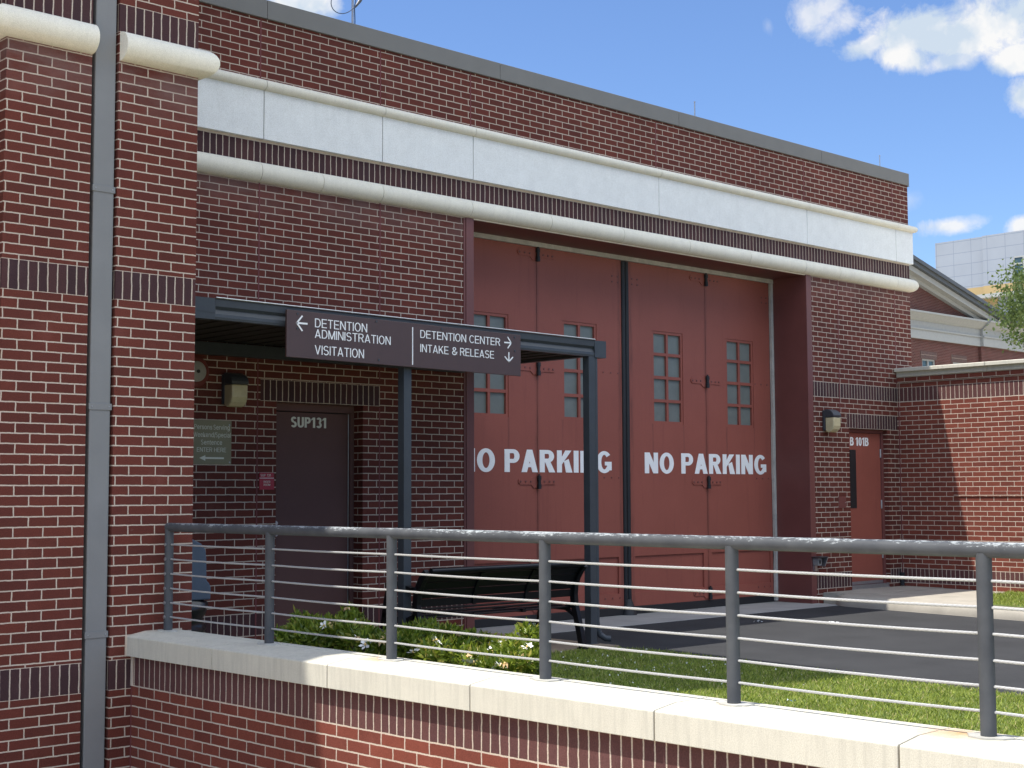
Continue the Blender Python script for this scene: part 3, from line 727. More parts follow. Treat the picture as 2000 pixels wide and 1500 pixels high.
ra|389|160 -9 137 -7 115 -3 94 5 76 15 60 29 48 45 38 63 32 84 30 108 32 128 36 146 43 161 53 174 64 184 78 193 92 200 108 206 125 211 143 214 161 217 178 220 200 223 218 225 234 227 247 229 257 231 265 235 271 240 274 246 276 255 276 257 275 272 272 285 267 297 260 307 251 315 240 322 227 327 212 330 196 331 178 330 163 327 149 322 137 316 127 309 118 301 110 292 104 283 100 274 41 291 51 313 64 331 79 346 95 358 114 368 133 375 153 380 173 383 194 384 208 384 223 382 239 379 255 375 271 369 286 360 300 350 312 336 322 320 330 301 335 278 337 251 337 0 277 0 277 52 272 52 267 43 260 34 252 25 242 16 229 8 215 1 199 -4 181 -7 170 45 192 47 211 51 228 59 242 68 254 80 263 93 270 108 274 122 276 138 276 190 272 187 267 184 259 182 251 180 241 178 231 176 221 174 210 173 200 171 191 170 182 169 175 168 161 166 147 163 134 159 122 153 112 147 103 139 97 130 93 118 92 105 93 93 96 82 102 72 109 64 119 57 130 52 142 48 156 46|58 60 59 58 61 60 57 61 58 57 62 61 56 62 57 56 63 62 55 63 56 55 64 63 55 65 64 54 65 55 54 66 65 53 66 54 53 67 66 52 67 53 52 40 67 40 39 67 39 68 67 51 41 52 41 40 52 51 42 41 38 68 39 51 43 42 37 68 38 51 44 43 36 68 37 36 69 68 51 45 44 35 69 36 50 45 51 50 46 45 34 69 35 34 70 69 50 47 46 33 70 34 50 48 47 49 48 50 32 70 33 32 71 70 31 71 32 30 71 31 29 71 30 29 72 71 28 72 29 27 72 28 26 94 27 94 72 27 25 94 26 24 94 25 23 94 24 22 94 23 21 94 22 20 94 21 19 94 20 18 94 19 17 94 18 16 94 17 15 94 16 14 94 15 14 95 94 93 72 94 14 96 95 14 97 96 13 97 14 13 98 97 13 99 98 13 100 99 13 101 100 13 102 101 12 102 13 12 103 102 12 104 103 12 105 104 12 106 105 12 107 106 12 108 107 12 109 108 11 109 12 11 110 109 11 111 110 11 112 111 10 112 11 10 113 112 92 72 93 10 114 113 9 114 10 91 72 92 9 115 114 8 115 9 90 72 91 8 116 115 89 72 90 8 117 116 7 117 8 7 118 117 88 74 89 74 72 89 7 119 118 87 74 88 7 120 119 6 120 7 86 75 87 75 74 87 6 121 120 6 122 121 86 76 75 73 72 74 85 76 86 6 123 122 84 76 85 6 84 123 6 76 84 5 76 6 5 77 76 5 78 77 4 78 5 4 79 78 4 80 79 3 80 4 3 81 80 2 81 3 2 82 81 1 82 2 1 83 82 0 83 1
rl|166|57 0 109 0 109 509 57 509|0 1 2 0 2 3
rt|227|204 379 204 327 6 327 6 379 65 471 126 471 126 98 127 83 130 70 136 61 144 55 156 51 170 50 175 50 180 50 185 51 191 52 197 53 202 54 213 2 207 0 200 -2 192 -3 184 -3 176 -4 168 -4 138 -1 113 7 92 21 77 41 68 64 65 93|31 5 4 31 6 5 2 0 3 2 1 0 31 7 6 30 7 31 30 8 7 30 9 8 29 9 30 29 10 9 29 11 10 17 19 18 16 19 17 15 19 16 29 12 11 14 19 15 13 19 14 12 19 13 29 19 12 28 19 29 27 19 28 26 19 27 26 20 19 26 21 20 25 21 26 25 22 21 25 23 22 25 24 23"""
FONT = {}
for row_ in GLYPHS.split('\n'):
    key_ = row_[:2]
    adv_, vv_, tt_ = row_[3:].split('|')
    vv_ = [int(q) / 1000 for q in vv_.split()]
    tt_ = [int(q) for q in tt_.split()]
    FONT[key_] = (int(adv_) / 1000, list(zip(vv_[::2], vv_[1::2])), list(zip(tt_[::3], tt_[1::3], tt_[2::3])))


def capital(ch, t, h):
    """strokes of one capital or figure, cap height 1: (advance, parts), a part being a list of quads"""
    R_ = lambda x0, y0, x1, y1: [[(x0, y0), (x1, y0), (x1, y1), (x0, y1)]]

    def A_(cx, cy, rx, ry, a0, a1):
        n = max(6, int(abs(a1 - a0) / 12))
        out, ang = [], [math.radians(a0 + (a1 - a0) * i / n) for i in range(n + 1)]
        for p, q in zip(ang[:-1], ang[1:]):
            out.append([(cx + rx * math.cos(p), cy + ry * math.sin(p)), (cx + rx * math.cos(q), cy + ry * math.sin(q)),
                        (cx + (rx - t) * math.cos(q), cy + (ry - h) * math.sin(q)), (cx + (rx - t) * math.cos(p), cy + (ry - h) * math.sin(p))])
        return out
    V_ = t * 1.06
    w = .62 + t * .3
    if ch == ' ': return .32, []
    if ch == 'I': return t, [R_(0, 0, t, 1)]
    if ch == 'L': return .48 + t * .3, [R_(0, 0, t, 1), R_(t, 0, .48 + t * .3, h)]
    if ch == 'E': return .56 + t * .2, [R_(0, 0, t, 1), R_(t, 0, .56 + t * .2, h), R_(t, 1 - h, .55 + t * .2, 1), R_(t, .5 - h * .4, .51 + t * .2, .5 + h * .6)]
    if ch == 'T': return .58 + t * .2, [R_(0, 1 - h, .58 + t * .2, 1), R_(.29 - t * .4, 0, .29 + t * .6, 1 - h)]
    if ch == 'H': return w, [R_(0, 0, t, 1), R_(w - t, 0, w, 1), R_(t, .48 - h * .4, w - t, .48 + h * .6)]
    if ch == 'N': return w, [R_(0, 0, t, 1), R_(w - t, 0, w, 1), [[(w - V_ * 1.05, 0), (w, 0), (V_ * 1.05, 1), (0, 1)]]]
    if ch == 'M':
        m = .76 + t * .3
        return m, [R_(0, 0, t, 1), R_(m - t, 0, m, 1), [[(m / 2 - V_ * .55, 0), (m / 2 + V_ * .55, 0), (V_ * 1.1, 1), (0, 1)]], [[(m / 2 - V_ * .55, 0), (m / 2 + V_ * .55, 0), (m, 1), (m - V_ * 1.1, 1)]]]
    if ch in 'AV':
        m = .66 + t * .25
        f = (lambda q: q) if ch == 'A' else (lambda q: [(x, 1 - y) for x, y in q][::-1])
        ps = [[f([(0, 0), (V_, 0), (m / 2 + V_ * .5, 1), (m / 2 - V_ * .5, 1)])], [f([(m - V_, 0), (m, 0), (m / 2 + V_ * .5, 1), (m / 2 - V_ * .5, 1)])]]
        return m, ps + ([R_(m * .2, .22, m * .8, .22 + h)] if ch == 'A' else [])
    if ch == 'O': return w + .06, [A_((w + .06) / 2, .5, (w + .06) / 2, .515, 0, 360)]
    if ch == '0': return .60, [A_(.30, .5, .30, .515, 0, 360)]
    if ch == 'C': return w, [A_((w + .06) / 2, .5, (w + .06) / 2, .515, 42, 318)]
    if ch == 'G': return w + .04, [A_((w + .06) / 2, .5, (w + .06) / 2, .515, 42, 318), R_(.40, .52 - h, w + .04, .52), R_(w + .04 - t, .12, w + .04, .52 - h)]
    if ch == 'D': return w, [R_(0, 0, t, 1), R_(t, 0, w * .48, h), R_(t, 1 - h, w * .48, 1), A_(w * .48, .5, w * .52, .5, -90, 90)]
    if ch == 'U': return w, [R_(0, .3, t, 1), R_(w - t, .3, w, 1), A_(w / 2, .3, w / 2, .315, 180, 360)]
    if ch in 'PR':
        m, lo = (.60 + t * .2), (.40 if ch == 'P' else .44)
        ry = (1 - lo) / 2
        ps = [R_(0, 0, t, 1), R_(t, 1 - h, m - .27, 1), R_(t, lo, m - .27, lo + h), A_(m - .27, 1 - ry, .27, ry, -90, 90)]
        if ch == 'R': ps.append([[(m - V_ * .95, 0), (m + V_ * .2, 0), (m - .20, lo + h * .6), (m - .20 - V_, lo + h * .6)]])
        return m + (V_ * .2 if ch == 'R' else 0), ps
    if ch == 'B':
        m = .60 + t * .25
        return m, [R_(0, 0, t, 1), R_(t, 1 - h, m - .30, 1), R_(t, .46, m - .30, .46 + h), R_(t, 0, m - .30, h), A_(m - .30, .73 + h * .25, .26, .27 - h * .25 + .0, -90, 90), A_(m - .30, .23 + h * .5, .30, .23 + h * .5, -90, 90)]
    if ch == 'K': return w, [R_(0, 0, t, 1), [[(t * .8, .30), (t * .8, .30 + V_ * 1.35), (w - V_ * 1.25, 1), (w - .02, 1)]], [[(w - V_ * 1.15, 0), (w + .02, 0), (t + .13 + V_ * .75, .62), (t + .13 - V_ * .15, .50)]]]
    if ch == 'S':
        return .62, [A_(.31, .73, .295, .285, 25, 270), A_(.31, .27 + h * .06, .31, .285 + h * .06, 90, -155)]
    if ch == '3': return .60, [A_(.30, .735, .28, .28, 155, -90), A_(.30, .27 + h * .06, .30, .285 + h * .06, 90, -155)]
    if ch == '1': return .22 + t, [R_(.18, 0, .18 + t, 1), [[(0, .70), (.18, .80), (.18, 1), (0, .84)]]]
    return None


def text(s, name, x0, x1, z0, z1, y, mat, parent, w='r', thick=.003, tilt=0.0):
    """flat raised lettering facing -Y, fitted to a rectangle (cap height z0..z1)"""
    import bmesh
    t, h, gap = (.225, .175, .085) if w == 'b' else (.105, .098, .12)
    Q, cur = [], 0.0            # Q: polygons with their depth step
    for ch in s:
        gl = capital(ch, t, h) if (ch.isupper() or ch in ' 013') and ch != 'W' else None
        if ch == 'W':
            adv, ps = capital('V', t, h)
            gl = (adv * 1.55, ps + [[[(a + adv * .68, b) for a, b in q] for q in pt] for pt in ps])
        if gl:
            adv, ps = gl
            for k_, pt in enumerate(ps):
                for q in pt: Q.append([(cur + a, b, k_ * .00022) for a, b in q])
            cur += adv + (gap if ch != ' ' else 0)
        else:
            adv, vs, ts = FONT['r' + ch]
            for tr_ in ts: Q.append([(cur + vs[i][0] / .509, vs[i][1] / .509, 0) for i in tr_])
            cur += adv / .509
    xs = [p[0] for q in Q for p in q]
    mnx, mxx = min(xs), max(xs)
    xm = (x0 + x1) / 2
    o0 = WLOC.get(parent.name, Vector((0, 0, 0)))
    bm = bmesh.new()
    for q in Q:
        vv = []
        for a, b, dy in q:
            X = x0 + (a - mnx) / (mxx - mnx) * (x1 - x0)
            Z = z0 + b * (z1 - z0) + (X - xm) * math.tan(tilt)
            vv.append(bm.verts.new((X - o0.x, y - dy - o0.y, Z - o0.z)))
        bm.faces.new(vv)
    bmesh.ops.remove_doubles(bm, verts=bm.verts[:], dist=1e-6)
    bmesh.ops.recalc_face_normals(bm, faces=bm.faces[:])
    r = bmesh.ops.extrude_face_region(bm, geom=bm.faces[:])
    for v in [g for g in r['geom'] if isinstance(g, bmesh.types.BMVert)]: v.co.y -= thick
    bmesh.ops.recalc_face_normals(bm, faces=bm.faces[:])
    me = bpy.data.meshes.new(name)
    bm.to_mesh(me)
    bm.free()
    me.materials.append(M[mat])
    o = bpy.data.objects.new(name, me)
    COL.objects.link(o)
    o.parent = parent
    WLOC[o.name] = o0.copy()
    return o


# ------------------------------------------------------------------ ground
def gz(y): return -.015 * max(0, 11.0 - y) if y > -20 else -.465


g = MB()
g.poly([(-900, -900, -.75), (4.95, -900, -.75), (4.95, 900, -.75), (-900, 900, -.75)], 'ground')
g.poly([(4.95, -900, -.62), (900, -900, -.62), (900, 900, -.62), (4.95, 900, -.62)], 'ground')
struct(g, 'ground')
g = MB()
for ya, yb in ((-40, -10), (-10, 0), (0, 6), (6, 11.0)):
    g.poly([(10.3, ya, gz(ya)), (16.08, ya, gz(ya)), (16.08, yb, gz(yb)), (10.3, yb, gz(yb))], 'asphalt')
struct(g, 'driveway')
g = MB()
g.box(10.0, 16.22, 11.0, 12.2, -.3, .004, 'apron')
struct(g, 'apron', bevel=.004)
g = MB()
g.box(5.0, 10.42, 9.62, 11.42, -.3, .008, 'patio', '')
g.box(10.0, 10.42, 9.62, 10.995, -.29, .0085, 'patio', 'FBLRD')
struct(g, 'patio')
# lawn: falls from the coping to the drive
g = MB()
nx_, ny_ = 14, 40


def lz(x, y):
    t = min(1, max(0, (10.42 - x) / 5.2))
    return gz(y) + .02 + .23 * t ** 1.3 * (1 if y < 9.0 else max(0, (9.62 - y) / .62))


def lawnedge(y): return 10.36 + .03 * math.sin(y * 2.3) - (max(0, y - 9.1) ** 2) * 1.2


for j in range(ny_):
    ya, yb = -12 + 21.62 * j / ny_, -12 + 21.62 * (j + 1) / ny_
    for i in range(nx_):
        q = []
        for (ii, yy) in ((i, ya), (i + 1, ya), (i + 1, yb), (i, yb)):
            xx = 5.2 + (lawnedge(yy) - 5.2) * ii / nx_
            q.append((xx, yy, lz(xx, yy)))
        g.poly(q, 'turf')
struct(g, 'lawn', smooth=True)
# flush concrete edging between lawn and drive
g = MB()
for j in range(24):
    ya, yb = -12 + 21.9 * j / 24, -12 + 21.9 * (j + 1) / 24
    g.poly([(10.30, ya, gz(ya) + .006), (10.44, ya, gz(ya) + .006), (10.44, yb, gz(yb) + .006), (10.30, yb, gz(yb) + .006)], 'concrete')
struct(g, 'kerb_edging')

# raised sidewalk with rolled kerb on the right
g = MB()
path = [(16.03, yy) for yy in np.linspace(-20, 10.6, 30)]
prof = [(0, -.2), (0, .02), (.012, .07), (.03, .105), (.06, .125), (.11, .135), (.17, .137)]
arc = [(16.03 + .42 * (1 - math.cos(a)), 10.75 + .42 * math.sin(a)) for a in np.linspace(0, math.pi / 2, 9)]
line = path + arc
rows = []
for i, p in enumerate(line):
    a = line[max(0, i - 1)]; b = line[min(len(line) - 1, i + 1)]
    d = Vector((b[0] - a[0], b[1] - a[1])).normalized()
    n = Vector((d.y, -d.x))
    rows.append([(p[0] + n.x * o, p[1] + n.y * o, gz(p[1]) + h) for o, h in prof])
for i in range(len(rows) - 1):
    for k in range(len(prof) - 1):
        g.poly([rows[i][k], rows[i + 1][k], rows[i + 1][k + 1], rows[i][k + 1]][::-1], 'concrete')
struct(g, 'kerb', smooth=True)
g = MB()
for ya, yb in ((-20, 0), (0, 6), (6, 9.0), (9.0, 10.75)):
    g.poly([(16.18, ya, gz(ya) + .134), (18.4, ya, gz(ya) + .134), (18.4, yb, gz(yb) + .134), (16.18, yb, gz(yb) + .134)], 'concrete')
arc_ = [(16.47 - .31 * math.cos(t_), 10.75 + .36 * math.sin(t_)) for t_ in np.linspace(0, math.pi / 2, 8)]
slab = [(18.4, 10.7505)] + [(18.4, 11.394), (16.36, 11.394), (16.40, 11.2)] + arc_[::-1]
g.prism(slab, 'z', -.2, .136, 'concrete')
g.prism([(17.055, 11.3945), (17.995, 11.3945), (17.995, 11.53), (17.055, 11.53)], 'z', -.2, .137, 'concrete')
struct(g, 'sidewalk')

# ------------------------------------------------------------------ brick building
X0, X1, YF = 5.0, 18.69, 11.4
bld = thing('brick_building', (11, 11.4, 0), 'red brick building with white stone bands, grey metal parapet and tall red folding doors', 'building')
SUPD = (7.655, 8.668, -.1, 2.345)
BD = (17.047, 18.005, -.1, 2.354)
GAR = (10.01, 16.20, -.1, 4.40)


def fmat(x, z):
    if z < .187: return 'brick', GRID
    if z < .390: return 'soldier', .187
    if 2.345 < z < 2.548 and 7.477 < x < 8.878: return 'soldier', 2.345
    if 2.354 < z < 2.557 and 17.0 < x < 18.27: return 'soldier', 2.354
    if 2.761 < z < 2.964 and x > 16.2: return 'soldier', 2.761
    if 4.40 < z < 4.785: return 'soldier', 4.582
    if 4.785 < z < 4.803: return 'mortar', 0
    return 'brick', GRID


w = MB()
HOLES = [SUPD, BD, GAR]
wallgrid(w, X0, X1, -.1, 5.98, YF, fmat, HOLES, (7.477, 8.878, 17.0, 18.27, 16.2), (.187, .39, 2.345, 2.548, 2.354, 2.557, 2.761, 2.964, 4.40, 4.785, 4.803))
reveal(w, *SUPD, YF, .2, 'brick')
reveal(w, *BD, YF, .13, 'brick')
# side and back walls, roof deck
bm_ = lambda x, z: ('brick', GRID)
wallgrid(w, YF, 30, -.1, 5.98, X1, bm_, axis='x')
wallgrid(w, X0, X1, -.1, 5.98, 30, bm_, flip=True)
wallgrid(w, YF, 30, -.1, 5.98, X0, bm_, axis='x', flip=True)
w.poly([(X0, YF, 5.9), (X1, YF, 5.9), (X1, 30, 5.9), (X0, 30, 5.9)], 'roof')
for xj, za, zb in ((7.445, -.1, 4.40), (7.445, 4.80, 5.97), (8.873, 2.6, 4.40), (8.873, -.1, 2.33), (8.873, 4.8, 5.97), (10.09, 5.3, 5.97), (13.08, 5.3, 5.97), (16.10, 5.3, 5.97),
                   (16.84, 2.57, 4.40), (18.27, 2.97, 4.40), (18.27, 5.3, 5.97)):
    w.box(xj - .007, xj + .007, YF - .0025, YF + .01, za, zb, 'joint', 'B')
w.build('wall', bld)

# corner pier on the left with its downspout slot
PY = 9.05


def pmat(x, z):
    if .166 < z < .369: return 'soldier', .166
    if 2.815 < z < 3.018: return 'soldier', 2.815
    if 4.69 < z < 4.893: return 'soldier', 4.69
    return 'brick', GRID if z < 2.8 else .205


p = MB()
CZ = (.166, .369, 2.815, 3.018, 4.69, 4.893)
wallgrid(p, 3.95, 4.555, -.8, 9.6, PY, pmat, cuts_z=CZ)
wallgrid(p, 4.757, 5.38, -.8, 9.6, PY, pmat, cuts_z=CZ)
wallgrid(p, PY, 14, -.8, 9.6, 5.38, pmat, cuts_z=CZ, axis='x')
wallgrid(p, PY, 14, -.8, 9.6, 3.95, pmat, cuts_z=CZ, axis='x', flip=True)
wallgrid(p, PY, PY + .28, -.8, 9.6, 4.555, pmat, cuts_z=CZ, axis='x')
wallgrid(p, PY, PY + .28, -.8, 9.6, 4.757, pmat, cuts_z=CZ, axis='x', flip=True)
p.poly([(4.555, PY + .28, -.8), (4.757, PY + .28, -.8), (4.757, PY + .28, 9.6), (4.555, PY + .28, 9.6)], 'brick')
wallgrid(p, -14, 3.95, -.8, 9.6, 11.4, bm_)
p.box(-14, 6.55, 8.72, 20, 9.6, 9.85, 'fartrim')  # unseen roof slab, its overhang shaped to cast the shadow edge below
p.build('corner_pier', bld)


def halfround(r, zc, n=14, flat=0.0):
    return [(-.01, zc - r)] + [(flat + r * math.cos(a), zc + r * math.sin(a)) for a in np.linspace(-math.pi / 2, math.pi / 2, n)] + [(-.01, zc + r)]


def moulding(name, paths, r, zc, mat, parent, core=True, flat=0.0):
    b = MB()
    for pth in paths: b.sweep(pth, halfround(r, zc, flat=flat), mat)
    return b.build(name, parent, smooth=True, auto=50)


def stones(xs, y, gap=.006):
    return [[(a + gap / 2, y), (b - gap / 2, y)] for a, b in zip(xs[:-1], xs[1:])]


moulding('stone_moulding', [[(3.95, 10.9), (3.95, PY), (4.552, PY)]], .102, 4.585, 'bull', bld, flat=.012)
moulding('stone_moulding', [[(4.76, PY), (5.38, PY), (5.38, 11.38)]], .102, 4.585, 'bull', bld, flat=.012)
bx = [5.38, 7.42, 8.12, 8.85, 10.04, 11.22, 12.41, 13.60, 14.80, 16.0, 16.80, 18.24]
pths = stones(bx, YF) + [[(18.243, YF), (X1, YF), (X1, 14)]]
o_ = MB()
for q in pths: o_.sweep(q, halfround(.096, 4.488), 'bull')
o_.sweep([(5.38, YF), (X1 - .05, YF)], halfround(.088, 4.488), 'mortar')
o_.build('stone_moulding', bld, smooth=True, auto=50)
sx_ = [5.38, 7.46, 8.87, 10.09, 13.08, 16.10, 18.28]
o_ = MB()
for q in stones(sx_, YF) + [[(18.283, YF), (X1, YF), (X1, 14)]]:
    o_.sweep(q, halfround(.050, 5.318, flat=.05), 'bull')
o_.sweep([(5.38, YF), (X1 - .05, YF)], halfround(.042, 5.318, flat=.05), 'dark')
o_.build('stone_moulding', bld, smooth=True, auto=50)
o_ = MB()
for q in stones(sx_, YF, .008) + [[(18.284, YF), (X1, YF), (X1, 14)]]:
    o_.sweep(q, [(-.01, 4.803), (.045, 4.803), (.045, 5.268), (-.01, 5.268)], 'panel')
o_.sweep([(5.38, YF), (X1 - .05, YF)], [(-.01, 4.806), (.036, 4.806), (.036, 5.266), (-.01, 5.266)], 'dark')
o_.build('stone_panel_band', bld, bevel=.003)
o_ = MB()
cx_ = [5.38, 7.5, 10.5, 13.49, 16.49, X1 + .012]
for a, b in zip(cx_[:-1], cx_[1:]):
    o_.box(a + .002, b - .002, YF - .028, YF + .35, 5.972, 6.152, 'capmetal')
o_.box(X1 - .3, X1 + .030, YF + .352, 30, 5.974, 6.150, 'capmetal')
o_.box(X1 - .01, X1 + .035, YF - .02, YF + .3, 5.962, 5.970, 'capmetal')
o_.build('parapet_cap', bld, bevel=.004)

d = MB()
d.box(4.586, 4.740, PY + .012, PY + .13, -.8, 9.5, 'downmetal')
ds = d.build('downspout', bld, bevel=.008)
for zs_ in (3.57, 2.075, .544):
    b = MB()
    b.box(4.579, 4.747, PY + .006, PY + .14, zs_ - .022, zs_ + .022, 'downmetal')
    for xr in (4.60, 4.726): b.tube([(xr, PY + .006, zs_), (xr, PY + .002, zs_)], .004, 'silver', 8)
    b.build('strap', ds, bevel=.002)

# garage opening: steel jambs, head, white trim
f = MB()
f.box(10.012, 10.12, YF - .016, 12.05, -.05, 4.39, 'steelred')
f.box(9.985, 10.011, YF - .008, YF + .05, -.05, 4.385, 'steelred')
f.box(16.09, 16.198, YF - .016, 12.05, -.05, 4.39, 'steelred')
f.box(16.199, 16.215, YF - .008, YF + .05, -.05, 4.385, 'steelred')
f.box(10.121, 16.089, YF + .012, 12.3, 4.381, 4.46, 'steelred')
f.box(10.121, 16.089, YF - .004, YF + .011, 4.383, 4.398, 'bull')
f.build('door_frame', bld, bevel=.004)
t = MB()
t.box(10.13, 16.10 - .012, 11.925, 11.962, 4.327, 4.380, 'trimwood')
zz = [0.02, .5, .62, .9, 1.55, 1.75, 2.2, 2.4, 3.1, 3.5, 3.9, 4.326]
of = [0, .004, .012, .002, 0, -.008, -.004, .008, 0, .003, -.003, 0]
for (za, oa), (zb, ob_) in zip(zip(zz[:-1], of[:-1]), zip(zz[1:], of[1:])):
    a0, a1, b0, b1 = 16.035 + oa, 16.086 + oa * .2, 16.035 + ob_, 16.086 + ob_ * .2
    t.poly([(a0, 11.93, za), (a1, 11.93, za), (b1, 11.93, zb), (b0, 11.93, zb)], 'trimwood')
    t.poly([(a0, 11.965, za), (a0, 11.93, za), (b0, 11.93, zb), (b0, 11.965, zb)], 'trimwood')
t.build('door_weather_strip', bld)

DY = 11.97


def garage_door(xa, xm, xb, wins, pans, txt, label):
    d = MB()
    holes = [(a, b, 2.335, 3.505) for a, b in wins]
    low = [(a, b, .265, .705) for a, b in pans]
    dm = lambda x, z: ('doorred', 0)
    for (a, b) in ((xa, xm - .003), (xm + .003, xb)):
        hs = [h for h in holes + low if a < h[0] < b]
        wallgrid(d, a, b, .10, 4.345, DY, dm, hs)
        for h in hs:
            reveal(d, *h, DY, .045 if h in holes else .022, 'doorred', True)
        for h in low:
            if a < h[0] < b: d.poly([(h[0], DY + .022, h[2]), (h[1], DY + .022, h[2]), (h[1], DY + .022, h[3]), (h[0], DY + .022, h[3])], 'doorred')
        d.box(a, b, DY + .0005, DY + .055, .10, .1005, 'doorred', 'F')
        d.poly([(a, DY, .1), (a, DY + .05, .1), (a, DY + .05, 4.34), (a, DY, 4.34)][::-1], 'doorred')
        d.poly([(b, DY, .1), (b, DY + .05, .1), (b, DY + .05, 4.34), (b, DY, 4.34)], 'doorred')
    d.box(xa, xb, DY + .056, DY + .07, .1, 4.345, 'dark', '')
    # rivets
    for x in ((xa + .06, xa + .16, xb - .06, xb - .16)):
        for z in (4.12, 4.05):
            d.tube([(x, DY, z), (x, DY - .006, z)], .011, 'steelred', 8)
    for x in (xb - .07, xb - .2, xb - .33):
        for z in (.215, 1.66, 2.93):
            d.tube([(x, DY, z), (x, DY - .006, z)], .010, 'steelred', 8)
    dob = d.build('garage_door', bld)
    dob['label'] = label
    for a, b in wins:
        m = MB()
        fw, y0, y1 = .035, DY + .008, DY + .043
        m.box(a, a + fw, y0, y1, 2.335, 3.505, 'doorred')
        m.box(b - fw, b, y0, y1, 2.335, 3.505, 'doorred')
        m.box(a + fw, b - fw, y0, y1, 3.505 - fw, 3.505, 'doorred')
        m.box(a + fw, b - fw, y0, y1, 2.335, 2.335 + fw, 'doorred')
        mid = (a + b) / 2
        m.box(mid - .019, mid + .019, y0 + .002, y1, 2.335 + fw, 3.505 - fw, 'doorred')
        for i in (1, 2, 3):
            z = 2.335 + 1.17 * i / 4
            m.box(a + fw, mid - .0195, y0 + .002, y1, z - .019, z + .019, 'doorred')
            m.box(mid + .0195, b - fw, y0 + .002, y1, z - .019, z + .019, 'doorred')
        m.build('window_frame', dob)
        m = MB()
        for i in range(4):
            for (pa, pb) in ((a + fw, mid - .019), (mid + .019, b - fw)):
                dy = random.uniform(-.001, .001)
                za, zb = 2.335 + 1.17 * i / 4 + .01, 2.335 + 1.17 * (i + 1) / 4 - .01
                m.poly([(pa, DY + .036 + dy, za), (pb, DY + .036 - dy, za), (pb, DY + .036 + dy, zb), (pa, DY + .036 - dy, zb)], 'pane')
        m.build('window_pane', dob)
    for zh in (4.245, 2.915, 1.61, .195):
        h = MB()
        L_ = .31
        h.prism([(xm - .012, zh - .075), (xm - .07, zh - .075), (xm - .11, zh - .036), (xm - L_ + .03, zh - .036), (xm - L_, zh - .012), (xm - L_, zh + .020), (xm - L_ + .03, zh + .040), (xm - .12, zh + .040), (xm - .05, zh + .062), (xm - .012, zh + .062)], 'y', DY - .010, DY, 'doorred')
        h.prism([(xm + .012, zh - .045), (xm + .06, zh - .045), (xm + .11, zh - .034), (xm + L_ - .03, zh - .034), (xm + L_ - .03, zh + .034), (xm + .11, zh + .034), (xm + .05, zh + .06), (xm + .012, zh + .06)], 'y', DY - .010, DY, 'doorred')
        for k in (-.28, -.2, -.12, .1, .18, .25):
            h.tube([(xm + k, DY - .010, zh), (xm + k, DY - .017, zh)], .012, 'steelred', 8)
        h.tube([(xm, DY - .028, zh - .085), (xm, DY - .028, zh - .03), (xm, DY - .028, zh - .029), (xm, DY - .028, zh + .02), (xm, DY - .028, zh + .021), (xm, DY - .028, zh + .065)], .026, 'rubber', 12, radii=[.026, .026, .020, .020, .027, .027])
        h.tube([(xm, DY - .028, zh + .066), (xm, DY - .028, zh + .085)], .013, 'rubber', 10)
        h.build('hinge', dob, smooth=True)
    text('NO PARKING', 'lettering', txt[0], txt[1], 1.716, 1.974, DY - .0005, 'white', dob, w='b')
    return dob


garage_door(10.135, 11.612, 13.055, [(10.575, 11.162), (12.03, 12.616)], [(10.24, 11.50), (11.70, 12.975)], (10.398, 12.856), 'left red folding door, partly behind the canopy')
garage_door(13.195, 14.668, 16.035, [(13.622, 14.21), (15.083, 15.67)], [(13.262, 14.578), (14.745, 15.985)], (13.457, 15.917), 'right red folding door beside the white weather strip')
c = MB()
c.box(13.056, 13.194, DY + .02, DY + .06, .03, 4.33, 'dark')
c.tube([(13.088, DY + .005, .12), (13.088, DY + .005, 4.32)], .031, 'rubber', 12)
c.tube([(13.158, DY + .008, .12), (13.158, DY + .008, 4.32)], .031, 'rubber', 12)
c.tube([(13.125, DY, .0), (13.125, DY, .05), (13.125, DY, .19)], .1, 'rubber', 12, radii=[.115, .10, .05])
c.build('door_seal', bld, smooth=True)
c = MB()
c.box(10.13, 13.05, DY - .012, DY + .05, .006, .098, 'rubber')
c.box(13.2, 16.03, DY - .012, DY + .05, .006, .098, 'rubber')
c.build('door_seal', bld, bevel=.004)

# SUP131 door
d = MB()
fy = YF + .14
d.box(7.656, 7.70, fy, YF + .2, 0, 2.27, 'doorbrown')
d.box(8.622, 8.667, fy, YF + .2, 0, 2.27, 'doorbrown')
d.box(7.656, 8.667, fy, YF + .2, 2.271, 2.344, 'doorbrown')
d.box(7.656, 8.667, YF + .2, YF + .22, -.05, 2.344, 'dark')
d.build('door_frame', bld, bevel=.003)
d = MB()
d.box(7.703, 8.612, YF + .17, YF + .199, .02, 2.262, 'doorbrown')
d.box(8.614, 8.6195, YF + .165, YF + .199, .02, 2.262, 'silver')
sd = d.build('door', bld, bevel=.002)
sd['label'] = 'plain dark brown metal door numbered SUP131'
text('SUP131', 'lettering', 7.935, 8.345, 2.118, 2.218, YF + .169, 'signtext', sd, w='b')
for zk in (1.205, 1.10):
    k = MB()
    k.tube([(7.735, YF + .17, zk), (7.735, YF + .12, zk), (7.735, YF + .105, zk)], .03, 'silver', 12, radii=[.014, .024, .018])
    k.build('handle', sd, smooth=True)

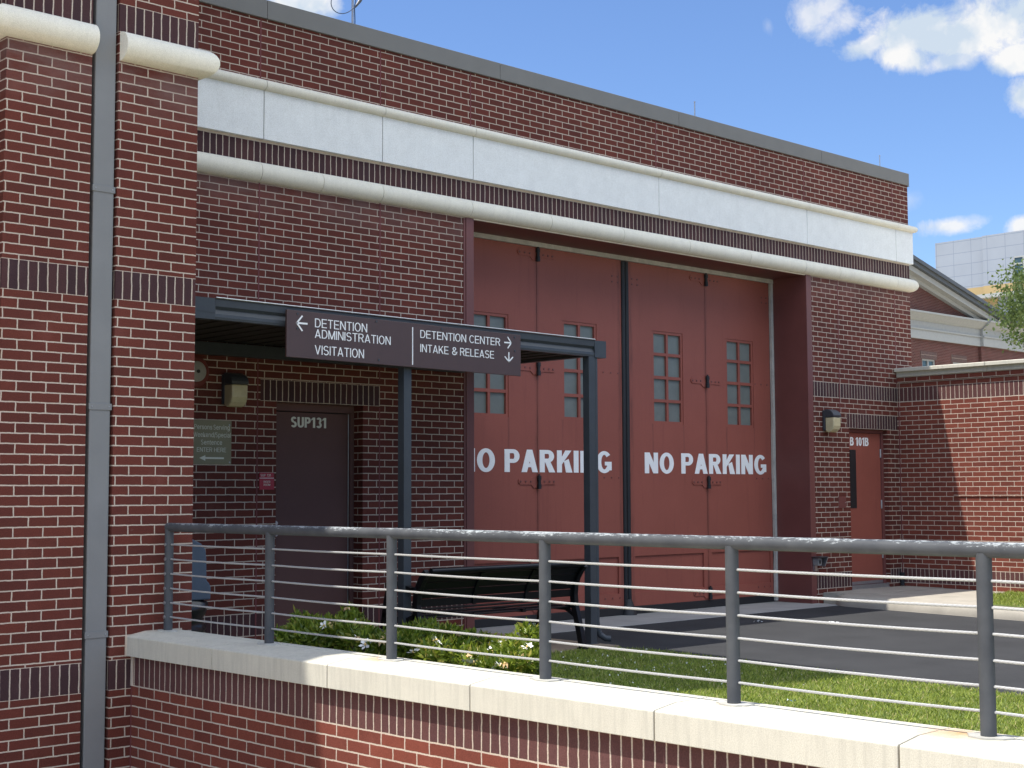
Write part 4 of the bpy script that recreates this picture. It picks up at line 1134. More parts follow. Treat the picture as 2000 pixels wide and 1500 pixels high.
# B 101B door
d = MB()
fy = YF + .07
d.box(17.048, 17.095, fy, YF + .13, .17, 2.30, 'steelred')
d.box(17.957, 18.004, fy, YF + .13, .17, 2.30, 'steelred')
d.box(17.048, 18.004, fy, YF + .13, 2.301, 2.353, 'steelred')
d.box(17.048, 18.004, YF + .13, YF + .15, -.05, 2.353, 'dark')
d.build('door_frame', bld, bevel=.003)
d = MB()
d.box(17.098, 17.953, YF + .095, YF + .129, .19, 2.297, 'doorred')
sd = d.build('door', bld, bevel=.002)
sd['label'] = 'narrow red metal door numbered B 101B'
text('B 101B', 'lettering', 17.205, 17.66, 2.118, 2.236, YF + .094, 'white', sd, w='b')
k = MB()
k.box(17.19, 17.335, YF + .088, YF + .0949, 1.25, 2.06, 'rubber')
k.build('window', sd)
k = MB()
k.box(17.10, 17.95, YF + .091, YF + .0949, .195, .235, 'silver')
k.build('kick_plate', sd)
for zh in (2.02, 1.30, .60):
    k = MB()
    k.tube([(17.945, YF + .085, zh - .06), (17.945, YF + .085, zh + .06)], .012, 'silver', 10)
    k.build('hinge', sd, smooth=True)
k = MB()
k.box(17.05, 18.0, YF + .02, YF + .1, .1375, .188, 'silver')
k.build('door_sill', bld)

# ------------------------------------------------------------------ wall fittings
def wall_light(x, zt, label):
    th = thing('wall_light', (x + .09, YF, zt - .16), label, 'wall light', 'wall lights on the brick building')
    zb, zm = zt - .315, zt - .108
    b = MB()
    b.box(x + .004, x + .176, YF - .045, YF - .001, zb + .03, zt - .01, 'hood')
    b.build('back_box', th, bevel=.01)
    b = MB()
    b.prism([(YF - .046, zm), (YF - .19, zm), (YF - .19, zm + .028), (YF - .175, zm + .06), (YF - .14, zm + .09), (YF - .09, zt), (YF - .046, zt)], 'x', x, x + .18, 'hood')
    b.build('hood', th, bevel=.010)
    b = MB()
    b.prism([(YF - .046, zb + .02), (YF - .046, zm - .002), (YF - .184, zm - .002), (YF - .182, zb + .09), (YF - .165, zb + .045), (YF - .13, zb + .012), (YF - .09, zb)], 'x', x + .006, x + .174, 'lens')
    b.build('lens', th, bevel=.014)
    return th


wall_light(7.05, 2.58, 'wall light with dark hood and yellowed lens, under the canopy left of the SUP131 door')
wall_light(16.415, 2.587, 'wall light with dark hood and yellowed lens, left of the narrow red door')

th = thing('alarm_bell', (6.77, YF, 2.576), 'round red fire alarm with pale grey disc beside the left pier', 'alarm bell')
b = MB()
b.tube([(6.77, YF - .001, 2.576), (6.77, YF - .03, 2.576), (6.77, YF - .04, 2.576)], .14, 'bell_red', 32, radii=[.14, .14, .128])
b.build('back_plate', th, smooth=True)
b = MB()
b.tube([(6.77, YF - .04, 2.576), (6.77, YF - .06, 2.576), (6.77, YF - .075, 2.576)], .09, 'bell_grey', 32, radii=[.092, .092, .07])
b.tube([(6.77, YF - .075, 2.576), (6.77, YF - .085, 2.576)], .016, 'rubber', 12)
b.build('disc', th, smooth=True)

th = thing('entry_sign', (6.96, YF, 1.95), 'grey green sign telling persons serving weekend or special sentence to enter here', 'sign')
b = MB()
b.box(6.757, 7.163, YF - .009, YF - .001, 1.75, 2.147, 'signgrey')
for xs_, zs_ in ((7.14, 2.108), (7.145, 1.768)): b.tube([(xs_, YF - .009, zs_), (xs_, YF - .012, zs_)], .008, 'silver', 10)
b.build('plate', th, bevel=.002)
ys = YF - .0092
for s_, a, b_, z0, z1 in (('Persons Serving', 6.777, 7.142, 2.063, 2.106), ('Weekend/Special', 6.767, 7.154, 1.994, 2.037), ('Sentence', 6.848, 7.064, 1.926, 1.969), ('ENTER HERE', 6.805, 7.108, 1.860, 1.900)):
    text(s_, 'lettering', a, b_, z0, z1, ys, 'signtext', th, thick=.0015)
b = MB()
b.prism([(6.83, 1.805), (6.892, 1.780), (6.892, 1.797), (7.085, 1.797), (7.085, 1.813), (6.892, 1.813), (6.892, 1.830)], 'y', ys - .0015, ys, 'signtext')
b.build('arrow', th)

th = thing('room_sign', (7.55, YF, 1.6), 'small red room plate reading SUP 131 riser room beside the brown door', 'sign')
b = MB()
b.box(7.470, 7.627, YF - .008, YF - .001, 1.630, 1.678, 'signred')
b.box(7.468, 7.629, YF - .010, YF - .001, 1.520, 1.6245, 'signred')
b.box(7.470, 7.627, YF - .0095, YF - .001, 1.6250, 1.6295, 'white')
b.build('plate', th)
text('SUP  131', 'lettering', 7.480, 7.590, 1.642, 1.664, YF - .0082, 'signtext', th, thick=.001)
text('RISER', 'lettering', 7.513, 7.585, 1.583, 1.602, YF - .0102, 'signtext', th, thick=.001)
text('ROOM', 'lettering', 7.513, 7.585, 1.556, 1.575, YF - .0102, 'signtext', th, thick=.001)

b = MB()
b.box(16.76, 16.935, YF - .006, YF - .001, 1.258, 1.412, 'steelred')
b.tube([(16.915, YF - .006, 1.33), (16.915, YF - .009, 1.33)], .008, 'silver', 8)
tag(b.build('cover_plate', bevel=.002), 'small brick red cover plate on the wall left of the narrow red door', 'cover plate')

th = thing('sensor_box', (16.15, YF - .06, .56), 'small grey door sensor in a bent metal hood low on the right garage jamb', 'sensor')
b = MB()
b.box(16.11, 16.19, YF - .11, YF - .018, .505, .60, 'downmetal')
b.box(16.125, 16.16, YF - .118, YF - .1105, .53, .575, 'rubber')
b.build('body', th, bevel=.004)
b = MB()
b.box(16.085, 16.285, YF - .15, YF - .02, .612, .622, 'hood')
b.prism([(YF - .15, .611), (YF - .02, .611), (YF - .02, .49), (YF - .10, .49)], 'x', 16.265, 16.280, 'silver')
b.build('hood', th)
b = MB()
b.box(16.12, 16.17, YF - .05, YF - .018, .43, .504, 'silver')
b.build('bracket', th)

b = MB()
b.tube([(18.24, 11.36, .15), (18.24, 11.36, .30)], .03, 'rubber', 10)
b.tube([(18.24, 11.36, .301), (18.24, 11.36, .33)], .036, 'rubber', 10)
tag(b.build('pipe_stub', smooth=True), 'short black pipe stub in the corner beside the narrow red door', 'pipe')

# ------------------------------------------------------------------ canopy
cano = thing('entrance_canopy', (8.3, 10.4, 0), 'dark grey metal canopy on slim posts over the bench and brown door', 'canopy')
CYF = 9.85


def sl(x): return 3.0 - (x - 8.3) * .0075


b = MB()
gp = [(.0, 0), (.0, .160), (.05, .160), (.05, .128), (.042, .118), (.030, .070), (.042, .020), (.046, 0)]
# gutter run, two returns at the ends
def gutter(x0, x1, inset=0):
    prof = [(CYF + .06, .0), (CYF + .012, .0), (CYF + .008, .020), (CYF + .012, .045), (CYF + .030, .082), (CYF + .008, .105), (CYF + .004, .158), (CYF - .002, .165), (CYF + .06, .165)]
    za, zb = sl(x0) - .165, sl(x1) - .165
    n = len(prof)
    for i in range(n):
        p, q = prof[i], prof[(i + 1) % n]
        b.poly([(x0, p[0], za + p[1]), (x0, q[0], za + q[1]), (x1, q[0], zb + q[1]), (x1, p[0], zb + p[1])], 'canopymetal')
    b.poly([(x0, p[0], za + p[1]) for p in prof][::-1], 'canopymetal')
    b.poly([(x1, p[0], zb + p[1]) for p in prof], 'canopymetal')


gutter(6.04, 10.355)
b.poly([(6.04, CYF - .003, sl(6.04) + .001), (10.355, CYF - .003, sl(10.355) + .001), (10.355, CYF + .03, sl(10.355) + .008), (6.04, CYF + .03, sl(6.04) + .008)], 'silver')
for (xa, xb) in ((5.50, 6.037), (10.358, 10.522)):
    z0 = sl((xa + xb) / 2) - .168
    b.box(xa, xb, CYF + .004, CYF + .10, z0, z0 + .168, 'canopymetal')
    xm_ = xb if xa > 8 else xa
    xo = xa if xa > 8 else xb
    b.poly([(xo, CYF + .0005, z0 + .085), (xm_ - (.04 if xa > 8 else -.04), CYF + .0035, z0 + .083), (xo, CYF + .0005, z0 + .05)], 'canopymetal')
b.tube([(6.04, CYF - .004, sl(6.04) + .007), (10.355, CYF - .004, sl(10.355) + .007)], .006, 'silver', 8)  # silver lip added to give the gutter's top edge a sun glint
b.build('gutter', cano)
b = MB()
b.poly([(5.50, CYF + .03, 2.995), (10.52, CYF + .03, 2.975), (10.52, 11.39, 3.02), (5.50, 11.39, 3.04)], 'canopymetal')
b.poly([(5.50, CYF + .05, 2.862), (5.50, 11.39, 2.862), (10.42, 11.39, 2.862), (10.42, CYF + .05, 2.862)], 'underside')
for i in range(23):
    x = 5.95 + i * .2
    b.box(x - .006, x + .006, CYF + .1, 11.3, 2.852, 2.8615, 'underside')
b.box(10.43, 10.50, CYF + .101, 11.39, 2.84, 2.97, 'canopymetal')
b.box(5.50, 5.57, CYF + .101, 11.39, 2.84, 2.97, 'canopymetal')
b.build('roof_deck', cano)
b = MB()
b.box(5.50, 9.95, 11.33, 11.398, 2.735, 2.85, 'canopymetal')
b.build('wall_beam', cano, bevel=.003)
for xp in (5.60, 7.946, 10.28):
    b = MB()
    b.box(xp, xp + .085, CYF + .012, CYF + .097, .009, 2.86, 'canopymetal')
    b.box(xp - .02, xp + .105, CYF, CYF + .12, .009, .016, 'canopymetal')
    b.build('post', cano, bevel=.003)
b = MB()
b.tube([(10.398, CYF + .05, 2.84), (10.398, CYF + .05, .22), (10.402, CYF + .045, .15), (10.425, CYF + .03, .09), (10.47, CYF + .0, .055), (10.51, CYF - .03, .05)], .03, 'canopymetal', 14)
for i, (px_, pz_) in enumerate(((10.398, .20), (10.40, .17), (10.405, .14), (10.416, .112), (10.433, .09))):
    b.tube([(px_, CYF + .05 - i * .004, pz_), (px_ + .002 * i, CYF + .05 - i * .005, pz_ - .008)], .034, 'canopymetal', 14)
b.build('downspout', cano, smooth=True)

sg = thing('directional_sign', (7.97, CYF - .06, 2.77), 'long brown sign fixed to the canopy edge pointing to detention administration, visitation and intake', 'sign')
TL = math.radians(-.5)
b = MB()
xa, xb = 6.665, 9.285
sz = lambda x, z: z + (x - 7.975) * math.tan(TL)
SY = CYF - .062
q = [(xa, sz(xa, 2.578)), (xb, sz(xb, 2.578)), (xb, sz(xb, 2.966)), (xa, sz(xa, 2.966))]
b.prism(q, 'y', SY, SY + .022, 'signbrown')
b.build('board', sg, bevel=.003)
for fx, fz in ((.04, .93), (.35, .95), (.63, .94), (.97, .93), (.04, .62), (.97, .6), (.36, .1), (.66, .5)):
    x = xa + (xb - xa) * fx
    b = MB()
    b.tube([(x, SY, sz(x, 2.578 + .388 * fz)), (x, SY - .005, sz(x, 2.578 + .388 * fz))], .010, 'hood', 10)
    b.build('bolt', sg, smooth=True)
ty = SY - .0003


def sx_of(px):  # sign x from the left and right ends seen in the reference
    t_ = (px - 562) / (1019.5 - 562)
    # perspective along the board
    d0, d1 = 11.63, 13.40
    return xa + (xb - xa) * (t_ * d0) / (d1 + t_ * (d0 - d1))


def st(s_, p0, p1, f0, f1):
    x0, x1 = sx_of(p0), sx_of(p1)
    zc = 2.578 + .388 * (f0 + f1) / 2
    h = .388 * (f1 - f0)
    xm = (x0 + x1) / 2
    text(s_, 'lettering', x0, x1, sz(xm, zc) - h / 2, sz(xm, zc) + h / 2, ty, 'white', sg, thick=.002, tilt=TL)


st('DETENTION', 617, 719, .682, .872)
st('ADMINISTRATION', 617, 765, .455, .640)
st('VISITATION', 617, 713, .105, .300)
st('DETENTION CENTER', 823, 979, .685, .865)
st('INTAKE & RELEASE', 823, 967, .365, .545)


def arrow(cx, cz, ang, r):
    b = MB()
    ca, sa = math.cos(ang), math.sin(ang)
    R_ = lambda x, z: (cx + x * ca - z * sa, cz + x * sa + z * ca)
    w_ = r * .12
    b.prism([R_(-r * .95, -w_), R_(r * .86, -w_), R_(r * .86, w_), R_(-r * .95, w_)], 'y', ty - .002, ty, 'white')
    for sgn in (1, -1):
        b.prism([R_(-r, 0), R_(-r + w_ * 1.4, -sgn * w_ * 1.4), R_(r * .12, sgn * (r * .95) - 0), R_(-.05 * r, sgn * r * 1.07)], 'y', ty - .0024, ty, 'white')
    b.build('arrow', sg)


x = sx_of(592); arrow(x, sz(x, 2.578 + .388 * .735), 0, .062)
x = sx_of(994); arrow(x, sz(x, 2.578 + .388 * .78), math.pi, .052)
x = sx_of(996); arrow(x, sz(x, 2.578 + .388 * .44), math.pi / 2, .052)
b = MB()
x = sx_of(808)
b.box(x - .005, x + .005, ty - .002, ty, sz(x, 2.60), sz(x, 2.93), 'white')
b.build('divider', sg)

# ------------------------------------------------------------------ bench
bn = thing('bench', (8.95, 9.9, 0.008), 'black metal slatted bench under the canopy, its back to the railing', 'bench')
XL, XR = 7.99, 9.93


def ribbon(mb, path, t, x0, x1, mat):
    pts = [Vector((p[0], p[1])) for p in path]
    L_, R_ = [], []
    for i, p in enumerate(pts):
        a = pts[max(0, i - 1)]; c = pts[min(len(pts) - 1, i + 1)]
        dd = (c - a).normalized(); n = Vector((-dd.y, dd.x)) * t / 2
        L_.append(p + n); R_.append(p - n)
    for i in range(len(pts) - 1):
        mb.prism([tuple(L_[i]), tuple(L_[i + 1]), tuple(R_[i + 1]), tuple(R_[i])], 'x', x0, x1, mat)


backp = [(9.755, .495), (9.75, .57), (9.72, .65), (9.68, .72), (9.635, .78), (9.60, .805)]
for xx in (XL - .02, XR - .03):
    b = MB()
    ribbon(b, [(9.63, .012), (9.66, .15), (9.70, .30), (9.735, .42), (9.745, .52), (9.735, .61), (9.70, .69), (9.65, .76), (9.60, .805)], .065, xx, xx + .05, 'blackmetal')
    ribbon(b, [(10.28, .012), (10.22, .20), (10.18, .40), (10.15, .55), (10.11, .665)], .05, xx, xx + .05, 'blackmetal')
    ribbon(b, [(9.735, .655), (9.80, .645), (9.88, .665), (9.98, .695), (10.08, .70), (10.15, .67)], .042, xx - .004, xx + .054, 'blackmetal')
    ribbon(b, [(9.74, .43), (9.85, .385), (10.05, .39), (10.19, .42)], .045, xx, xx + .05, 'blackmetal')
    ribbon(b, [(9.69, .29), (9.76, .335), (9.84, .375), (9.90, .392)], .03, xx + .005, xx + .045, 'blackmetal')
    b.box(xx - .01, xx + .06, 9.59, 9.68, .009, .022, 'blackmetal')
    b.box(xx - .01, xx + .06, 10.24, 10.33, .009, .022, 'blackmetal')
    b.build('end_frame', bn, bevel=.004)
b = MB()
for i in range(5):
    t0, t1 = i / 5 + .012, (i + 1) / 5 - .012
    def at(t_):
        k_ = t_ * (len(backp) - 1); j = min(int(k_), len(backp) - 2); u = k_ - j
        return (backp[j][0] + (backp[j + 1][0] - backp[j][0]) * u, backp[j][1] + (backp[j + 1][1] - backp[j][1]) * u)
    ribbon(b, [at(t0), at((t0 + t1) / 2), at(t1)], .018, XL + .032, XR - .032, 'blackmetal')
b.tube([(XL + .032, 9.585, .812), (XR - .032, 9.585, .812)], .027, 'blackmetal', 14)
b.build('backrest', bn, smooth=True)
b = MB()
for i in range(5):
    y0 = 9.785 + i * .083
    z0 = .405 + .075 * (i / 4) - .010 * math.sin(i / 4 * math.pi)
    b.box(XL + .032, XR - .032, y0, y0 + .071, z0 - .015, z0, 'blackmetal')
b.build('seat', bn, bevel=.005)
for xx in (XL + .64, XL + 1.28):
    b = MB()
    ribbon(b, [(p_[0] - .018, p_[1]) for p_ in backp[:-1]], .016, xx, xx + .04, 'blackmetal')
    ribbon(b, [(9.76, .40), (9.95, .395), (10.18, .40)], .03, xx, xx + .04, 'blackmetal')
    b.build('support_strap', bn)

# ------------------------------------------------------------------ bin
tb = thing('trash_can', (5.98, 10.4, .008), 'blue grey domed trash can with a black bag hanging out, behind the brick pier', 'trash can')
b = MB()
b.prism([(5.66, .98), (5.655, 1.03), (5.69, 1.085), (5.78, 1.125), (5.92, 1.145), (6.08, 1.142), (6.20, 1.125), (6.275, 1.09), (6.312, 1.04), (6.322, .97), (6.325, .80), (6.35, .775), (6.365, .74), (6.362, .645), (5.61, .645), (5.61, .74), (5.65, .78)], 'y', 10.10, 10.72, 'bin')
b.v = [(x_ - .185, y_, z_) for x_, y_, z_ in b.v]
b.build('lid', tb, bevel=.012)
b = MB()
rows_ = []
for k_ in range(13):
    z = .64 - .33 * k_ / 12
    wob = .02 * math.sin(k_ * .9)
    ring = []
    for a in range(36):
        th_ = 2 * math.pi * a / 36
        sq = 1 / max(abs(math.cos(th_)), abs(math.sin(th_)))
        rx = .36 * min(sq, 1.25) * (1.03 + .05 * math.sin(k_ / 12 * math.pi) - .09 * (k_ / 12) ** 3) + rng.normal(0, .010) + .012 * math.sin(7 * th_ + k_ * .8) + wob * .5
        ring.append((5.985 + rx * math.cos(th_), 10.41 + rx * .82 * math.sin(th_), z + rng.normal(0, .006)))
    rows_.append(ring)
for i in range(12):
    for a in range(36):
        a2 = (a + 1) % 36
        b.poly([rows_[i][a], rows_[i + 1][a], rows_[i + 1][a2], rows_[i][a2]], 'bag')
b.v = [(x_ - .185, y_, z_) for x_, y_, z_ in b.v]
b.build('bag', tb, smooth=True, auto=60)
b = MB()
b.prism([(5.70, .02), (6.27, .02), (6.31, .64), (5.66, .64)], 'y', 10.15, 10.67, 'bag')
b.v = [(x_ - .185, y_, z_) for x_, y_, z_ in b.v]
b.build('bin_body', tb, bevel=.01)

# ------------------------------------------------------------------ retaining wall and railing
rw = thing('retaining_wall', (5.05, 2, -.7), 'low brick retaining wall with pale stone coping in the foreground', 'wall')
w = MB()


def rmat(x, z):
    if .187 < z < .39: return 'soldierL', .187
    return 'brickL', GRID


wallgrid(w, -8, PY - .003, -.8, .392, 4.92, rmat, cuts_z=(.187,), axis='x', flip=True)
w.poly([(5.25, -8, -.8), (5.25, PY, -.8), (5.25, PY, .39), (5.25, -8, .39)], 'mortar')
w.poly([(4.92, -8, -.8), (5.25, -8, -.8), (5.25, -8, .39), (4.92, -8, .39)], 'brickL')
w.box(4.915, 4.925, PY - .012, PY - .004, -.8, .187, 'joint')
w.box(4.912, 4.93, PY - .03, PY - .004, .187, .388, 'mortar')
w.build('wall', rw)
cprof = [(4.876, .388), (4.876, .515), (4.882, .521), (5.02, .541), (5.172, .543), (5.175, .538), (5.182, .538), (5.185, .543), (5.226, .543), (5.229, .538), (5.236, .538), (5.239, .543), (5.275, .540), (5.275, .388)]
cy = [9.047, 7.957, 6.738, 5.525, 4.30, 3.072, 1.853, .634, -.585, -1.80, -3.02, -4.24]
for a, b_ in zip(cy[:-1], cy[1:]):
    m = MB()
    m.prism(cprof, 'y', b_ + .004, a - .004, 'coping')
    m.build('coping_stone', rw, bevel=.003)
m = MB()
m.prism([(4.892, .395), (4.892, .505), (5.02, .526), (5.26, .526), (5.26, .395)], 'y', -4.2, 9.04, 'mortar')
m.prism([(4.868, .385), (4.868, .522), (5.02, .548), (5.3, .548), (5.3, .385)], 'y', 9.0405, 9.0495, 'mortar')
m.build('coping_mortar', rw)

PX = 5.15
py_ = [8.97, 7.73, 6.50, 5.26, 4.14 - .07, 2.88 - .03, 1.61, .37, -.87]
rl = thing('cable_railing', (PX, 4, .541), 'dark grey pipe railing with chipped paint and steel cables on the retaining wall', 'railing')
R_ = .0302
ZR = 1.253
b = MB()
b.tube([(PX, y, ZR) for y in np.linspace(8.985, -.9, 40)], R_, 'rail', 28)
b.build('top_rail', rl, smooth=True)
for i, y in enumerate(py_):
    b = MB()
    b.tube([(PX, y, .541), (PX, y, ZR - .012)], R_, 'post', 28)
    ph = b.build('post', rl, smooth=True)
    if i == 0:
        pass
    b = MB()
    n = 40
    rr = [.078 * (1 + .10 * math.sin(3 * t_ + i) + .05 * math.sin(7 * t_ + 2 * i)) for t_ in np.linspace(0, 2 * math.pi, n, False)]
    top = [(PX + r_ * .75 * math.cos(t_), y + r_ * 1.15 * math.sin(t_), .549) for r_, t_ in zip(rr, np.linspace(0, 2 * math.pi, n, False))]
    bot = [(q_[0], q_[1], .5415) for q_ in top]
    for k_ in range(n):
        b.poly([bot[k_], bot[(k_ + 1) % n], top[(k_ + 1) % n], top[k_]], 'trimwood')
    b.poly(top, 'trimwood')
    b.build('grout_pad', ph)
czs = [1.135, 1.034, .934, .834, .736, .640]
for z in czs:
    b = MB()
    for (ya, yb) in zip(py_[:-1], py_[1:]):
        pts = []
        for t_ in np.linspace(0, 1, 9):
            pts.append((PX, ya + (yb - ya) * t_, z - .004 * 4 * t_ * (1 - t_) * (1 if z < 1.1 else .6)))
        b.tube(pts, .0058, 'cable', 10, uvrep=30)
    b.tube([(PX - .034, py_[0], z), (PX - .026, py_[0], z)], .012, 'silver', 10)
    b.build('cable', rl, smooth=True)

# ------------------------------------------------------------------ right-hand brick wall
gw = thing('garden_wall', (18.45, 4, 0), 'brick boundary wall with stone coping on the right, half in shade', 'wall')
w = MB()


def gmat(x, z):
    if .187 < z < .39: return 'soldierL', .187
    if 2.764 < z < 2.967: return 'soldierL', 2.764
    return 'brickL', GRID


wallgrid(w, -14, YF - .002, -.3, 3.043, 18.31, gmat, cuts_z=(.187, .39, 2.764, 2.967), axis='x', flip=True)
w.poly([(18.31, -14, 3.043), (18.285, -14, 3.043), (18.285, YF - .002, 3.043), (18.31, YF - .002, 3.043)][::-1], 'brickL')
wallgrid(w, -14, YF - .002, 3.043, 3.118, 18.285, lambda x, z: ('brickL', 3.046), axis='x', flip=True)
w.poly([(18.66, -14, -.3), (18.66, YF, -.3), (18.66, YF, 3.11), (18.66, -14, 3.11)], 'brickL', [(-14, -.487), (YF, -.487), (YF, 2.92), (-14, 2.92)])
w.box(18.297, 18.309, -14, 10.55, 1.4062, 1.4739, 'brickL', 'R')
w.box(18.302, 18.316, YF - .014, YF - .003, .15, 2.76, 'joint')
w.build('wall', gw)
ys_ = [11.397, 9.98, 8.45, 6.9, 5.4, 3.9, 2.4, .9, -.6, -2.1, -3.6]
for a, b_ in zip(ys_[:-1], ys_[1:]):
    m = MB()
    m.prism([(18.265, 3.119), (18.265, 3.186), (18.205, 3.190), (18.205, 3.236), (18.22, 3.243), (18.5, 3.262), (18.76, 3.243), (18.76, 3.119)], 'y', b_ + .004, a - .003, 'coping')
    m.build('coping_stone', gw, bevel=.003)

# ------------------------------------------------------------------ roof things
th = thing('antenna_mast', (8.71, 11.65, 5.95), 'thin grey antenna mast with a looped cable above the parapet', 'antenna')
b = MB()
b.tube([(8.71, 11.65, 5.9), (8.71, 11.65, 7.4)], .013, 'silver', 10)
b.build('mast', th, smooth=True)
b = MB()
lp = []
for t_ in np.linspace(.25, 2 * math.pi + .1, 30):
    lp.append((8.585 + .155 * math.cos(t_), 11.65 - .012, 6.46 + .125 * math.sin(t_) + (.05 * math.cos(t_))))
b.tube([(8.722, 11.635, 5.9), (8.728, 11.635, 6.3), (8.722, 11.635, 6.42)] , .005, 'cablewire', 8)
b.tube(lp, .0045, 'cablewire', 8)
b.build('cable', th, smooth=True)
b = MB()
b.tube([(8.725, 11.65, 6.42), (8.75, 11.65, 6.45), (8.80, 11.65, 6.52), (9.0, 11.65, 6.85)], .01, 'hood', 8, radii=[.004, .010, .020, .02])
b.build('dipole', th, smooth=True)
for x, ht, lb in ((14.07, 6.43, 'thin lightning rod on the parapet above the folding doors'), (18.29, 6.405, 'thin lightning rod near the right end of the parapet')):
    b = MB()
    b.tube([(x, 11.6, 6.15), (x, 11.6, ht - .012)], .008, 'silver', 8)
    b.tube([(x, 11.6, ht - .012), (x, 11.6, ht)], .012, 'silver', 8)
    b.tube([(x, 11.6, 6.145), (x, 11.6, 6.17)], .03, 'silver', 8)
    tag(b.build('lightning_rod', smooth=True), lb, 'lightning rod', 'lightning rods on the parapet')

# ------------------------------------------------------------------ background buildings
gb = thing('gabled_building', (55, 40, 0), 'brick building with grey gable roof and white cornice beyond the boundary wall', 'building')
w = MB()
GY = 33.0
win = [(54.94, 55.99, 5.6, 7.14), (57.46, 58.5, 5.6, 7.14)]
wallgrid(w, 40, 85, -.4, 8.9, GY, lambda x, z: ('brickfar', 0), win)
for h in win:
    reveal(w, *h, GY, .1, 'brickfar', True, 0)
    w.box(h[0] - .12, h[1] + .12, GY - .02, GY + .02, h[3] + .002, h[3] + .33, 'soldier')
zr = lambda x: 10.55 - (x - 54.1) * .2385
w.poly([(40, GY, 8.9), (62.0, GY, 8.9), (61.2, GY, zr(61.2)), (46, GY, zr(46)), (40, GY, 9.6)], 'brickfar')
w.box(59.7, 62.2, GY - .14, GY - .001, -.4, 7.97, 'brickfar')
wallgrid(w, GY, 60, -.4, 8.9, 40, lambda x, z: ('brickfar', 0), axis='x', flip=True)
w.build('wall', gb)
b = MB()
for (xa, xb, o_) in ((40, 59.7, 0), (59.7, 62.2, .14), (62.2, 85, 0)):
    y0 = GY - .12 - o_
    b.box(xa, xb, y0, GY + .1, 7.97, 8.36, 'fartrim')
    b.box(xa, xb, y0 - .05, GY + .1, 8.361, 8.43, 'fartrim')
    b.box(xa, xb, y0 + .02, GY + .1, 8.431, 8.74, 'fartrim')
    b.prism([(y0 - .02, 8.741), (y0 - .10, 8.80), (y0 - .32, 8.99), (y0 - .38, 9.02), (y0 - .38, 9.10), (GY + .1, 9.16), (GY + .1, 8.741)], 'x', xa, xb, 'fartrim')
b.build('cornice', gb)
b = MB()
xr0, xr1 = 46.0, 62.5
rz = lambda x: 11.12 - (x - 54.12) * .2449
for (dz0, dz1, yo, mt) in ((0, -.16, .75, 'farroof'), (-.16, -.32, .66, 'farroof'), (-.33, -.56, .5, 'fartrim'), (-.40, -.72, .2, 'fartrim')):
    b.prism([(xr0, rz(xr0) + dz0), (xr1 - (dz0 * -2.2), rz(xr1) + dz0 + (dz0 * -2.2) * .2449), (xr1 - (dz1 * -2.2), rz(xr1) + dz1 + (dz1 * -2.2) * .2449), (xr0, rz(xr0) + dz1)], 'y', GY - yo, GY + .02, mt)
    b.prism([(xr0, rz(xr0) + dz0), (xr0, rz(xr0) + dz1), (38, rz(54) + dz1), (38, rz(54) + dz0)], 'y', GY - yo, GY + .02, mt)
b.poly([(xr0, GY, rz(xr0) - .01), (xr1, GY, rz(xr1) - .01), (xr1, 60, rz(xr1) - .01), (xr0, 60, rz(xr0) - .01)], 'farroof')
b.build('roof', gb)
for h in win:
    b = MB()
    m_ = (h[0] + h[1]) / 2
    for (a, c_) in ((h[0], h[0] + .07), (m_ - .04, m_ + .04), (h[1] - .07, h[1])): b.box(a, c_, GY + .03, GY + .09, h[2], h[3] - .071, 'fartrim')
    b.box(h[0], h[1], GY + .03, GY + .09, h[3] - .07, h[3], 'fartrim')
    fr = b.build('window', gb)
    b = MB()
    b.poly([(h[0], GY + .08, h[2]), (h[1], GY + .08, h[2]), (h[1], GY + .08, h[3]), (h[0], GY + .08, h[3])], 'farglass')
    b.build('pane', fr)

tw = thing('office_block', (112, 55, 0), 'tall pale panelled modern building with yellow brick storey beyond the gable', 'building')
w = MB()
def tface(x, ya, yb, zs):
    for z0, z1, mt in zs:
        w.poly([(x, yb, z0), (x, ya, z0), (x, ya, z1), (x, yb, z1)], mt, [(-yb, z0), (-ya, z0), (-ya, z1), (-yb, z1)])
TWZ = [(-.4, 14.7, 'yellow'), (14.7, 17.36, 'yellow'), (17.68, 18.47, 'yellow'), (18.47, 22.68, 'panelgrid')]
tface(110.6, 60.35, 64.9, TWZ)
tface(110.3, 20, 60.35, [(17.68, 18.47, 'yellow'), (18.47, 22.68, 'panelgrid')])
tface(110.4, 20, 59.15, [(-.4, 17.36, 'panelgrid')])
tface(110.35, 59.15, 60.35, [(-.4, 17.36, 'yellow')])
w.box(110.3, 140, 60.35, 60.352, -.4, 22.68, 'panelgrid', 'LRTDF')
w.poly([(140, 64.9, -.4), (110.6, 64.9, -.4), (110.6, 64.9, 22.68), (140, 64.9, 22.68)], 'panelgrid')
w.box(110.9, 140, 20, 64.88, 22.0, 22.66, 'roof', '')
w.build('wall', tw)
b = MB()
b.box(109.5, 112, 20, 60.6, 17.361, 17.679, 'fartrim')
b.box(109.9, 112, 60.601, 64.9, 17.361, 17.679, 'fartrim')
b.box(109.1, 112, 20, 58.5, 13.2, 13.6, 'fartrim')
b.build('ledge', tw)
